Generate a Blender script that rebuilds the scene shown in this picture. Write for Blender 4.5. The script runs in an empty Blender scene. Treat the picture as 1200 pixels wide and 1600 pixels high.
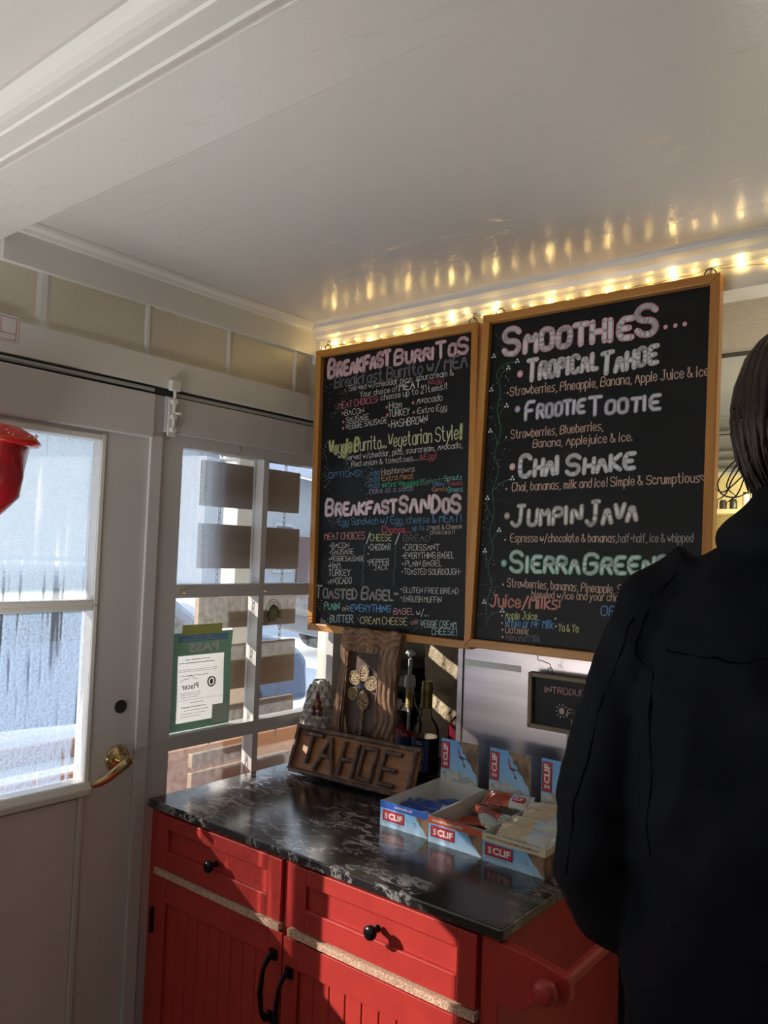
import bpy, bmesh, math, random
from mathutils import Vector, Matrix
random.seed(7)
SC = bpy.context.scene
COL = SC.collection
PI = math.pi

# ---------------------------------------------------------------- camera, world, light, exposure
SC.view_settings.view_transform = 'Standard'
SC.view_settings.look = 'None'
SC.view_settings.exposure = 0.0
SC.view_settings.gamma = 1.0
SC.view_settings.use_curve_mapping = False

def camera_matrix(yaw, pitch, roll, loc):
    cy, sy, cp, sp, cr, sr = math.cos(yaw), math.sin(yaw), math.cos(pitch), math.sin(pitch), math.cos(roll), math.sin(roll)
    f = Vector((-sy*cp, cy*cp, sp)); r = Vector((cy, sy, 0)); u = r.cross(f)
    r2 = r*cr + u*sr; u2 = u*cr - r*sr
    m = Matrix((r2, u2, -f)).transposed().to_4x4()
    m.translation = loc
    return m
cam_data = bpy.data.cameras.new('camera')
cam = bpy.data.objects.new('camera', cam_data); COL.objects.link(cam)
cam_data.sensor_width = 36; cam_data.lens = 27.697; cam_data.clip_start = 0.05; cam_data.clip_end = 400
cam.matrix_world = camera_matrix(0.67401875, 0.05146296, 0.03514049, Vector((1.758, -1.81, 1.57)))
SC.camera = cam

world = bpy.data.worlds.new('winter_sky'); SC.world = world; world.use_nodes = True
wn = world.node_tree.nodes; wl = world.node_tree.links
bgn = wn['Background']; bgn.inputs['Strength'].default_value = 1.45
_tc = wn.new('ShaderNodeTexCoord'); _mp = wn.new('ShaderNodeMapping'); _mp.inputs['Scale'].default_value = (2.2, 2.2, 5)
_nz = wn.new('ShaderNodeTexNoise'); _nz.inputs['Scale'].default_value = 1.6; _nz.inputs['Detail'].default_value = 6
_rp = wn.new('ShaderNodeValToRGB')
_rp.color_ramp.elements[0].position = .40; _rp.color_ramp.elements[0].color = (.36, .56, .86, 1)
_rp.color_ramp.elements[1].position = .62; _rp.color_ramp.elements[1].color = (.92, .96, 1, 1)
wl.new(_tc.outputs['Generated'], _mp.inputs['Vector']); wl.new(_mp.outputs[0], _nz.inputs['Vector'])
wl.new(_nz.outputs['Fac'], _rp.inputs['Fac']); wl.new(_rp.outputs[0], bgn.inputs['Color'])

sun_dir = Vector((.70, .56, -.37)).normalized()
sd = bpy.data.lights.new('sun', 'SUN'); sd.energy = 7.0; sd.angle = .009; sd.color = (1, .93, .82)
sun = bpy.data.objects.new('sun', sd); COL.objects.link(sun)
sun.rotation_euler = (-sun_dir).to_track_quat('Z', 'Y').to_euler(); sun.location = (-6, -6, 6)

def area_light(name, loc, target, sx, sy, power, color):
    d = bpy.data.lights.new(name, 'AREA'); d.shape = 'RECTANGLE'; d.size = sx; d.size_y = sy; d.energy = power; d.color = color
    o = bpy.data.objects.new(name, d); COL.objects.link(o); o.location = loc
    o.rotation_euler = (Vector(loc)-Vector(target)).to_track_quat('Z', 'Y').to_euler()
    return o
# added upward fill that brightens the ceiling; no real source stands here
area_light('ceiling_fill', (.34, -1.85, .98), (.34, -1.80, 3), .60, .90, 21, (1, .985, .965))
# added soft fill before the solid rear wall, lifts the door wall
area_light('rear_fill', (2.9, -4.35, 1.45), (0, -.9, 1.0), 1.4, 1.1, 5, (.97, .97, 1))
# fluorescent ceiling lamp of the kitchen, behind its beam
area_light('kitchen_lamp_light', (1.2, 2.15, 2.1), (1.0, 2.2, 0), 1.0, .3, 34, (1, .88, .62))
area_light('kitchen_ceiling_fill', (2.1, 1.0, 1.0), (2.1, 1.0, 3), 1.6, .9, 30, (1, .92, .78))  # added fill facing up to brighten the near kitchen ceiling, no real lamp

# ---------------------------------------------------------------- materials
MATS = {}
def rgb(h):
    h = h.lstrip('#'); c = [int(h[i:i+2], 16)/255 for i in (0, 2, 4)]
    return tuple(x/12.92 if x <= .04045 else ((x+.055)/1.055)**2.4 for x in c)
def mat(name, col=(.8, .8, .8), rough=.5, metal=0, spec=.5, coat=0, noise=None, bump=None, emit=None, trans=None, stretch=(1, 1, 1), sheen=0):
    """noise=(scale, second colour, low, high, detail); bump=(scale, strength, distance, detail); object coordinates"""
    if name in MATS: return MATS[name]
    m = bpy.data.materials.new(name); m.use_nodes = True
    nt = m.node_tree; n = nt.nodes; l = nt.links; b = n['Principled BSDF']
    col = tuple(col)+(1,)
    b.inputs['Base Color'].default_value = col; b.inputs['Roughness'].default_value = rough
    b.inputs['Metallic'].default_value = metal; b.inputs['Specular IOR Level'].default_value = spec
    b.inputs['Coat Weight'].default_value = coat; b.inputs['Coat Roughness'].default_value = .08
    b.inputs['Sheen Weight'].default_value = sheen
    m.diffuse_color = col
    if noise or bump:
        tc = n.new('ShaderNodeTexCoord'); mp = n.new('ShaderNodeMapping'); mp.inputs['Scale'].default_value = stretch
        l.new(tc.outputs['Object'], mp.inputs['Vector'])
    if noise:
        nz = n.new('ShaderNodeTexNoise'); nz.inputs['Scale'].default_value = noise[0]; nz.inputs['Detail'].default_value = noise[4] if len(noise) > 4 else 5
        rp = n.new('ShaderNodeValToRGB'); rp.color_ramp.elements[0].position = noise[2]; rp.color_ramp.elements[1].position = noise[3]
        rp.color_ramp.elements[0].color = col; rp.color_ramp.elements[1].color = tuple(noise[1])+(1,)
        l.new(mp.outputs[0], nz.inputs['Vector']); l.new(nz.outputs['Fac'], rp.inputs['Fac']); l.new(rp.outputs[0], b.inputs['Base Color'])
    if bump:
        nb = n.new('ShaderNodeTexNoise'); nb.inputs['Scale'].default_value = bump[0]; nb.inputs['Detail'].default_value = bump[3] if len(bump) > 3 else 3
        bp = n.new('ShaderNodeBump'); bp.inputs['Strength'].default_value = bump[1]; bp.inputs['Distance'].default_value = bump[2]
        l.new(mp.outputs[0], nb.inputs['Vector']); l.new(nb.outputs['Fac'], bp.inputs['Height']); l.new(bp.outputs[0], b.inputs['Normal'])
    if emit:
        b.inputs['Emission Color'].default_value = tuple(emit[0])+(1,); b.inputs['Emission Strength'].default_value = emit[1]
    MATS[name] = m
    return m

def glass_mat(name, tint=(1, 1, 1), gloss=.1, fog=0, fog_scale=60, fog_color=(.9, .95, 1), drips=0, edge=None):
    """thin window or bottle glass: clear with a reflecting film, and condensation that scatters light"""
    m = bpy.data.materials.new(name); m.use_nodes = True; nt = m.node_tree; n = nt.nodes; l = nt.links
    n.remove(n['Principled BSDF']); out = n['Material Output']
    tr = n.new('ShaderNodeBsdfTransparent'); tr.inputs['Color'].default_value = tuple(tint)+(1,)
    gl = n.new('ShaderNodeBsdfGlossy'); gl.inputs['Roughness'].default_value = .03
    fr = n.new('ShaderNodeLayerWeight'); fr.inputs['Blend'].default_value = gloss
    mx = n.new('ShaderNodeMixShader'); l.new(fr.outputs['Fresnel'], mx.inputs['Fac']); l.new(tr.outputs[0], mx.inputs[1]); l.new(gl.outputs[0], mx.inputs[2])
    last = mx
    if fog:
        tl = n.new('ShaderNodeBsdfTranslucent'); tl.inputs['Color'].default_value = tuple(fog_color)+(1,)
        tc = n.new('ShaderNodeTexCoord')
        nz = n.new('ShaderNodeTexNoise'); nz.inputs['Scale'].default_value = fog_scale; nz.inputs['Detail'].default_value = 4; nz.inputs['Roughness'].default_value = .7
        l.new(tc.outputs['Object'], nz.inputs['Vector'])
        mr = n.new('ShaderNodeMapRange'); mr.inputs['From Min'].default_value = .35; mr.inputs['From Max'].default_value = .65
        mr.inputs['To Min'].default_value = fog*.55; mr.inputs['To Max'].default_value = min(1, fog*1.45)
        l.new(nz.outputs['Fac'], mr.inputs['Value']); fac = mr.outputs[0]
        if drips:
            mp = n.new('ShaderNodeMapping'); mp.inputs['Scale'].default_value = (1, 34, 1.6); l.new(tc.outputs['Object'], mp.inputs['Vector'])
            dn = n.new('ShaderNodeTexNoise'); dn.inputs['Scale'].default_value = 1.6; dn.inputs['Detail'].default_value = 3; l.new(mp.outputs[0], dn.inputs['Vector'])
            dr = n.new('ShaderNodeMapRange'); dr.inputs['From Min'].default_value = .56; dr.inputs['From Max'].default_value = .62
            dr.inputs['To Min'].default_value = 1; dr.inputs['To Max'].default_value = 1-drips; l.new(dn.outputs['Fac'], dr.inputs['Value'])
            mm = n.new('ShaderNodeMath'); mm.operation = 'MULTIPLY'; l.new(fac, mm.inputs[0]); l.new(dr.outputs[0], mm.inputs[1]); fac = mm.outputs[0]
        if edge:   # condensation thins out along the pane
            sp = n.new('ShaderNodeSeparateXYZ'); l.new(tc.outputs['Object'], sp.inputs[0])
            er = n.new('ShaderNodeMapRange'); er.inputs['From Min'].default_value = edge[0]; er.inputs['From Max'].default_value = edge[1]
            er.inputs['To Min'].default_value = 1; er.inputs['To Max'].default_value = edge[2]; l.new(sp.outputs['Y'], er.inputs['Value'])
            m2 = n.new('ShaderNodeMath'); m2.operation = 'MULTIPLY'; l.new(fac, m2.inputs[0]); l.new(er.outputs[0], m2.inputs[1]); fac = m2.outputs[0]
        fm = n.new('ShaderNodeMixShader'); l.new(fac, fm.inputs['Fac']); l.new(mx.outputs[0], fm.inputs[1]); l.new(tl.outputs[0], fm.inputs[2]); last = fm
    l.new(last.outputs[0], out.inputs['Surface'])
    MATS[name] = m
    return m

def vein_mat():
    m = bpy.data.materials.new('black_marble_laminate'); m.use_nodes = True; nt = m.node_tree; n = nt.nodes; l = nt.links; b = n['Principled BSDF']
    tc = n.new('ShaderNodeTexCoord'); mp = n.new('ShaderNodeMapping'); mp.inputs['Rotation'].default_value = (0, 0, .5); mp.inputs['Scale'].default_value = (1, 2.1, 1)
    l.new(tc.outputs['Object'], mp.inputs['Vector'])
    w = n.new('ShaderNodeTexNoise'); w.inputs['Scale'].default_value = 5; w.inputs['Detail'].default_value = 5; l.new(mp.outputs[0], w.inputs['Vector'])
    mixv = n.new('ShaderNodeMixRGB'); mixv.inputs['Fac'].default_value = .22; l.new(mp.outputs[0], mixv.inputs[1]); l.new(w.outputs['Color'], mixv.inputs[2])
    a = n.new('ShaderNodeTexNoise'); a.inputs['Scale'].default_value = 13; a.inputs['Detail'].default_value = 9; a.inputs['Roughness'].default_value = .68; l.new(mixv.outputs[0], a.inputs['Vector'])
    s = n.new('ShaderNodeMath'); s.operation = 'SUBTRACT'; s.inputs[1].default_value = .5; l.new(a.outputs['Fac'], s.inputs[0])
    ab = n.new('ShaderNodeMath'); ab.operation = 'ABSOLUTE'; l.new(s.outputs[0], ab.inputs[0])
    big = n.new('ShaderNodeTexNoise'); big.inputs['Scale'].default_value = 4; big.inputs['Detail'].default_value = 3; l.new(tc.outputs['Object'], big.inputs['Vector'])
    r1 = n.new('ShaderNodeValToRGB'); e = r1.color_ramp.elements; e[0].position = 0; e[0].color = (.55, .53, .53, 1); e[1].position = .035; e[1].color = (.02, .018, .02, 1)
    l.new(ab.outputs[0], r1.inputs['Fac'])
    r2 = n.new('ShaderNodeValToRGB'); e = r2.color_ramp.elements; e[0].position = .46; e[0].color = (0, 0, 0, 1); e[1].position = .66; e[1].color = (1, 1, 1, 1)
    l.new(big.outputs['Fac'], r2.inputs['Fac'])
    base = n.new('ShaderNodeMixRGB'); base.inputs[1].default_value = (.012, .012, .014, 1); l.new(r2.outputs[0], base.inputs['Fac']); l.new(r1.outputs[0], base.inputs[2])
    l.new(base.outputs[0], b.inputs['Base Color']); b.inputs['Roughness'].default_value = .17; b.inputs['Specular IOR Level'].default_value = .9
    MATS['marble'] = m
    return m

def wood_mat(name, c1, c2, rough=.4, axis=2, scale=9, bump=.15, stretch=14):
    sc = [stretch, stretch, stretch]; sc[axis] = 1
    return mat(name, c1, rough, noise=(scale*.35, c2, .35, .66, 7), bump=(scale*.6, bump, .002, 5), stretch=tuple(sc))

M_WALL = mat('white_wall_paint', (.60, .585, .55), .33, noise=(9, (.56, .545, .50), .4, .6), bump=(70, .12, .002))
M_TRIM = mat('white_trim_paint', (.64, .63, .595), .3, bump=(45, .10, .002))
M_CREAM = mat('cream_block_paint', (.60, .56, .44), .32, noise=(6, (.56, .52, .41), .4, .6), bump=(60, .18, .003))
M_DOOR = mat('white_door_paint', (.56, .54, .525), .36, noise=(5, (.52, .50, .49), .4, .6), bump=(38, .10, .002), stretch=(1, 1, .35))
M_FLOOR = mat('floor_tile', (.30, .23, .17), .4, noise=(4, (.36, .28, .21), .4, .6))
M_DARK = mat('dark_gap', (.02, .019, .018), .6)
M_BLACK = mat('black_metal', (.012, .012, .013), .3, metal=.6)
M_BRASS = mat('brass', (.66, .53, .30), .17, metal=1)
M_STEEL = mat('stainless_steel', (.52, .46, .47), .32, metal=1, bump=(5, .10, .002), noise=(3, (.43, .38, .39), .4, .6), stretch=(.6, .6, 9))
M_RED = mat('red_cabinet_paint', (.43, .034, .028), .42, noise=(16, (.37, .028, .024), .35, .65), bump=(60, .08, .001))
M_PINE = wood_mat('honey_pine_frame', (.50, .235, .055), (.38, .155, .03), .38, 2, 9)
M_PINEH = wood_mat('honey_pine_rail', (.50, .235, .055), (.38, .155, .03), .38, 0, 9)
M_BOARD = mat('black_chalkboard', (.0075, .0088, .0105), .5, spec=.22, noise=(6, (.013, .014, .016), .4, .65))
M_MARBLE = vein_mat()

def ceiling_mat():
    m = bpy.data.materials.new('painted_plaster_ceiling'); m.use_nodes = True; nt = m.node_tree; n = nt.nodes; l = nt.links; b = n['Principled BSDF']
    b.inputs['Base Color'].default_value = (.52, .495, .475, 1); b.inputs['Roughness'].default_value = .20; b.inputs['Specular IOR Level'].default_value = .5
    tc = n.new('ShaderNodeTexCoord')
    a = n.new('ShaderNodeTexNoise'); a.inputs['Scale'].default_value = 210; a.inputs['Detail'].default_value = 2; l.new(tc.outputs['Object'], a.inputs['Vector'])
    mp = n.new('ShaderNodeMapping'); mp.inputs['Scale'].default_value = (1.2, 6, 1); mp.inputs['Rotation'].default_value = (0, 0, .7); l.new(tc.outputs['Object'], mp.inputs['Vector'])
    s = n.new('ShaderNodeTexNoise'); s.inputs['Scale'].default_value = 3.2; s.inputs['Detail'].default_value = 8; s.inputs['Roughness'].default_value = .62; s.inputs['Distortion'].default_value = 1.2; l.new(mp.outputs[0], s.inputs['Vector'])
    r = n.new('ShaderNodeValToRGB'); e = r.color_ramp.elements; e[0].position = .60; e[1].position = .66; e[0].color = (0, 0, 0, 1); e[1].color = (1, 1, 1, 1); l.new(s.outputs['Fac'], r.inputs['Fac'])
    b1 = n.new('ShaderNodeBump'); b1.inputs['Strength'].default_value = .32; b1.inputs['Distance'].default_value = .0012; l.new(a.outputs['Fac'], b1.inputs['Height'])
    b2 = n.new('ShaderNodeBump'); b2.inputs['Strength'].default_value = .35; b2.inputs['Distance'].default_value = .0015; l.new(r.outputs[0], b2.inputs['Height']); l.new(b1.outputs[0], b2.inputs['Normal'])
    l.new(b2.outputs[0], b.inputs['Normal'])
    return m
M_CEIL = ceiling_mat()

# ---------------------------------------------------------------- mesh helpers
class MB:
    """collects shapes, then links them as ONE mesh object"""
    def __init__(s): s.v = []; s.f = []; s.m = []; s.mi = 0; s.X = None
    def add(s, vs, fs):
        b = len(s.v)
        s.v += [tuple(s.X @ Vector(p)) if s.X is not None else tuple(p) for p in vs]
        s.f += [tuple(b+i for i in q) for q in fs]; s.m += [s.mi]*len(fs)
    def box(s, x0, x1, y0, y1, z0, z1):
        s.add([(x, y, z) for z in (z0, z1) for y in (y0, y1) for x in (x0, x1)],
              [(0, 2, 3, 1), (4, 5, 7, 6), (0, 1, 5, 4), (1, 3, 7, 5), (3, 2, 6, 7), (2, 0, 4, 6)])
        return s
    def prism(s, poly, d0, d1, axes='xz'):
        """2-D polygon in the given plane, pushed along the third axis from d0 to d1"""
        ax = {'x': 0, 'y': 1, 'z': 2}; a, b = ax[axes[0]], ax[axes[1]]; c = 3-a-b; n = len(poly); vs = []
        for d in (d0, d1):
            for p in poly:
                q = [0, 0, 0]; q[a], q[b], q[c] = p[0], p[1], d; vs.append(q)
        s.add(vs, [tuple(range(n)), tuple(range(2*n-1, n-1, -1))]+[(i, i+n, (i+1) % n+n, (i+1) % n) for i in range(n)])
        return s
    def flat(s, pts): s.add(pts, [tuple(range(len(pts)))]); return s
    def tube(s, path, r, n=8, cap=True, flatten=None, up=(0, 0, 1)):
        P = [Vector(p) for p in path]; R = r if isinstance(r, (list, tuple)) else [r]*len(P); vs = []; k = len(P)
        ref = Vector(up)
        for i, p in enumerate(P):
            t = (P[min(i+1, k-1)]-P[max(i-1, 0)]).normalized()
            a = t.cross(ref)
            if a.length < .02: a = t.cross(Vector((1, .3, 0)))
            a.normalize(); b = a.cross(t).normalized()
            fa, fb = flatten if flatten else (1, 1)
            for j in range(n):
                w = 2*PI*j/n; vs.append(p+a*math.cos(w)*R[i]*fa+b*math.sin(w)*R[i]*fb)
        fs = [(i*n+j, i*n+(j+1) % n, (i+1)*n+(j+1) % n, (i+1)*n+j) for i in range(k-1) for j in range(n)]
        if cap: fs += [tuple(range(n-1, -1, -1)), tuple((k-1)*n+j for j in range(n))]
        s.add(vs, fs); return s
    def rings(s, rings, cap=True):
        """loft through closed rings with equal vertex counts"""
        n = len(rings[0]); k = len(rings); vs = [p for r in rings for p in r]
        fs = [(i*n+j, i*n+(j+1) % n, (i+1)*n+(j+1) % n, (i+1)*n+j) for i in range(k-1) for j in range(n)]
        if cap: fs += [tuple(range(n-1, -1, -1)), tuple((k-1)*n+j for j in range(n))]
        s.add(vs, fs); return s
    def ellipses(s, secs, n=24, cap=True, mod=None):
        """secs: (cx, cy, cz, rx, ry[, pitch]) stacked ellipses"""
        rr = []
        for q in secs:
            cx, cy, cz, rx, ry = q[:5]; tl = q[5] if len(q) > 5 else 0
            rr.append([(cx+rx*math.cos(w)*(mod(w, cz) if mod else 1), cy+ry*math.sin(w)*(mod(w, cz) if mod else 1), cz+tl*math.sin(w)) for w in (2*PI*j/n for j in range(n))])
        return s.rings(rr, cap)
    def lathe(s, prof, c=(0, 0, 0), n=24, cap=True):
        return s.rings([[(c[0]+r*math.cos(2*PI*j/n), c[1]+r*math.sin(2*PI*j/n), c[2]+z) for j in range(n)] for r, z in prof], cap)
    def ball(s, c, r, n=12, m=8, scale=(1, 1, 1)):
        rr = []
        for i in range(1, m):
            w = PI*i/m; rr.append([(c[0]+r*scale[0]*math.sin(w)*math.cos(2*PI*j/n), c[1]+r*scale[1]*math.sin(w)*math.sin(2*PI*j/n), c[2]-r*scale[2]*math.cos(w)) for j in range(n)])
        return s.rings(rr)
    def build(s, name, mats, parent=None, bevel=0, smooth=False, seg=2, angle=35):
        me = bpy.data.meshes.new(name); me.from_pydata(s.v, [], s.f)
        for m in (mats if isinstance(mats, (list, tuple)) else [mats]): me.materials.append(m)
        me.polygons.foreach_set('material_index', s.m)
        me.validate(); me.update()
        bm = bmesh.new(); bm.from_mesh(me); bmesh.ops.recalc_face_normals(bm, faces=bm.faces); bm.to_mesh(me); bm.free()
        if smooth:
            me.polygons.foreach_set('use_smooth', [True]*len(me.polygons))
            try: me.set_sharp_from_angle(angle=math.radians(smooth if smooth is not True else 50))
            except Exception: pass
        o = bpy.data.objects.new(name, me); COL.objects.link(o)
        if parent: o.parent = parent
        if bevel:
            b = o.modifiers.new('bevel', 'BEVEL'); b.width = bevel; b.segments = seg; b.limit_method = 'ANGLE'; b.angle_limit = math.radians(angle); b.harden_normals = False
        return o

def tag(o, label=None, cat=None, group=None, kind=None):
    if label: o['label'] = label
    if cat: o['category'] = cat
    if group: o['group'] = group
    if kind: o['kind'] = kind
    return o
def thing(name, label, cat, loc=(0, 0, 0), rot=(0, 0, 0), group=None):
    o = bpy.data.objects.new(name, None); COL.objects.link(o); o.empty_display_size = .05
    o.location = loc; o.rotation_euler = rot
    return tag(o, label, cat, group)
def struct(name, mb, mats, label=None, **k):
    o = mb.build(name, mats, **k); return tag(o, label, None, None, 'structure')
def box_obj(name, m, parent, *b, bevel=0): return MB().box(*b).build(name, m, parent, bevel=bevel)
def dup_mesh(o, parent):
    c = o.copy(); COL.objects.link(c); c.parent = parent; return c

# printed lettering (blender's own built-in face), fitted into a rectangle
_TXT = {}
def print_text(mb, txt, O, ex, ey, w, h, bold=.0, mirror=False):
    key = (txt, bold)
    if key not in _TXT:
        cu = bpy.data.curves.new('t', 'FONT'); cu.body = txt; cu.resolution_u = 2; cu.offset = bold
        ob = bpy.data.objects.new('t', cu); COL.objects.link(ob); dg = bpy.context.evaluated_depsgraph_get()
        me = bpy.data.meshes.new_from_object(ob.evaluated_get(dg))
        _TXT[key] = ([tuple(v.co) for v in me.vertices], [tuple(p.vertices) for p in me.polygons])
        bpy.data.objects.remove(ob); bpy.data.meshes.remove(me); bpy.data.curves.remove(cu)
    vs, fs = _TXT[key]
    x0 = min(v[0] for v in vs); x1 = max(v[0] for v in vs); y0 = min(v[1] for v in vs); y1 = max(v[1] for v in vs)
    O = Vector(O); ex = Vector(ex); ey = Vector(ey); out = []
    for v in vs:
        a = (v[0]-x0)/(x1-x0)*w; a = w-a if mirror else a
        out.append(O+ex*a+ey*((v[1]-y0)/(y1-y0)*h))
    mb.add(out, fs)

# hand lettering: strokes on a grid of 5 by 9 (baseline at 2)
GL = {}
for _t in """A 022842 1535
B 02083847463505 3544433202
C 47381807031232 3243
D 02082846442202
E 42020848 0535
F 020848 0535
G 4738180703123243 4525 4543
H 0208 4248 0545
I 0208
J 0312223338 2848
K 0208 480542
L 080232
M 0208254842
N 02084248
O 120307183847433212
P 02083847463505
Q 120307183847433212 2442
R 02083847463505 2542
S 47381807061535444332 321203
T 0848 2822
U 080312324348
V 082248
W 0812263248
X 0248 0842
Y 082548 2522
Z 08480242
a 361605031232 3632
b 080222333526 2606
c 3526160503122233
d 383212030516 1636
e 04343526160503122233
f 38281712 0626
g 3212030516 3631201001
h 0802 0516263532
i 0206 0708
j 161100 1718
k 0802 360432
l 0802
m 0206 05162522 2536454442
n 0206 0516263532
o 12030516263533221 
p 0006 06263533 332202
q 3036 361605031232
r 0206 051626
s 361605142433 332202
t 18132232 0626
u 060312223 3632
v 061226
w 0612253246
x 0236 0632
y 0613 3600
z 06360232
2 071828373602 0232
. 0203
, 1201
! 1814 1213
/ 0138
& 4207182704031222 2244
+ 0525 1416
- 0525
: 0304 0506
' 0807""".split('\n'):
    _k, *_s = _t.split(' ')
    GL[_k] = [[(int(q[i]), int(q[i+1])) for i in range(0, len(q)-1, 2)] for q in _s if len(q) > 1]
GL['o'] = [[(1, 2), (0, 3), (0, 5), (1, 6), (2, 6), (3, 5), (3, 3), (2, 2), (1, 2)]]
GL['u'] = [[(0, 6), (0, 3), (1, 2), (2, 2), (3, 3)], [(3, 6), (3, 2)]]
def smooth_line(p):
    if len(p) < 3: return p
    out = [p[0]]
    for i in range(1, len(p)-1):
        a, b, c = p[i-1], p[i], p[i+1]
        out += [(b[0]+(a[0]-b[0])*.28, b[1]+(a[1]-b[1])*.28), (b[0]+(c[0]-b[0])*.28, b[1]+(c[1]-b[1])*.28)]
    return out+[p[-1]]
def ribbon(mb, pts, w, mp, caps=6):
    for i in range(len(pts)-1):
        (x0, y0), (x1, y1) = pts[i], pts[i+1]; d = math.hypot(x1-x0, y1-y0)
        if d < 1e-7: continue
        nx, ny = -(y1-y0)/d*w/2, (x1-x0)/d*w/2
        mb.flat([mp(x0+nx, y0+ny), mp(x0-nx, y0-ny), mp(x1-nx, y1-ny), mp(x1+nx, y1+ny)])
    for x, y in pts:
        mb.flat([mp(x+w/2*math.cos(2*PI*k/caps+.4), y+w/2*math.sin(2*PI*k/caps+.4)) for k in range(caps)])
def hand_lines(txt, u0, v0, u1, v1, h, caps=False, jit=.05, gap=1.25):
    """polylines in board units (u right, v down)"""
    rnd = random.Random(hash_str(txt)); cur = 0; items = []
    for ch in txt:
        if ch == ' ': cur += 2.0; continue
        sc = 1.0; g = ch
        if caps and ch.islower(): g = ch.upper(); sc = .74
        st = GL.get(g) or GL.get(g.upper()) or GL['-']
        wd = max(p[0] for q in st for p in q)*sc
        items.append((st, cur, sc, rnd.uniform(-jit, jit), rnd.uniform(-jit, jit)*2)); cur += max(wd, .6)+gap*sc
    tot = max(cur-gap, 1); out = []
    kx = (u1-u0)/tot; ky = h/6; sl = (v1-v0)/(u1-u0)
    for st, cx, sc, rot, dy in items:
        for q in st:
            pl = []
            for x, y in smooth_line(q):
                X = cx+x*sc-(y-2)*sc*rot; Y = (y-2)*sc*(1+rot)+dy
                u = u0+X*kx; pl.append((u, v0+(u-u0)*sl-Y*ky))
            out.append(pl)
    return out
def hash_str(t):
    r = 7
    for c in t: r = (r*31+ord(c)) % 1000003
    return r
CHALK = {k: mat('chalk_'+n, c, .8) for k, (n, c) in dict(
    lg=('white', (.55, .55, .53)), dg=('dark_grey', (.15, .145, .165)), mg=('grey', (.30, .30, .29)), rd=('red', (.50, .10, .12)),
    pr=('rose', (.55, .16, .20)), ol=('pale_lime', (.58, .62, .38)), bl=('blue', (.10, .25, .42)), tn=('tan', (.52, .43, .36)),
    gn=('green', (.06, .48, .24)), vi=('violet', (.32, .27, .42)), dn=('dark_green', (.14, .25, .19)), tl=('teal', (.18, .52, .46)),
    co=('coral', (.58, .26, .22)), yg=('yellow_green', (.50, .56, .24)), b2=('sky_blue', (.13, .33, .62)), pi=('pink', (.66, .34, .42)),
    bg=('blue_grey', (.36, .46, .50)), ye=('yellow', (.58, .55, .30)), te=('pale_teal', (.42, .60, .58)), pe=('peach', (.60, .42, .34)),
    pk=('soft_pink', (.68, .34, .41)), pw=('pale_pink', (.70, .38, .47)), pf=('pinkish_white', (.60, .50, .52)), wf=('cool_white', (.48, .48, .50)),
    lv=('lavender', (.34, .33, .44)), ta=('sand', (.33, .28, .20)), gr=('mint', (.16, .46, .34)), w1=('bright_white', (.66, .68, .71)), olf=('olive', (.30, .36, .09)), vine=('vine_green', (.05, .17, .12)), orr=('orange', (.58, .25, .10))).items()}
CHALK['or'] = CHALK['orr']

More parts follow.
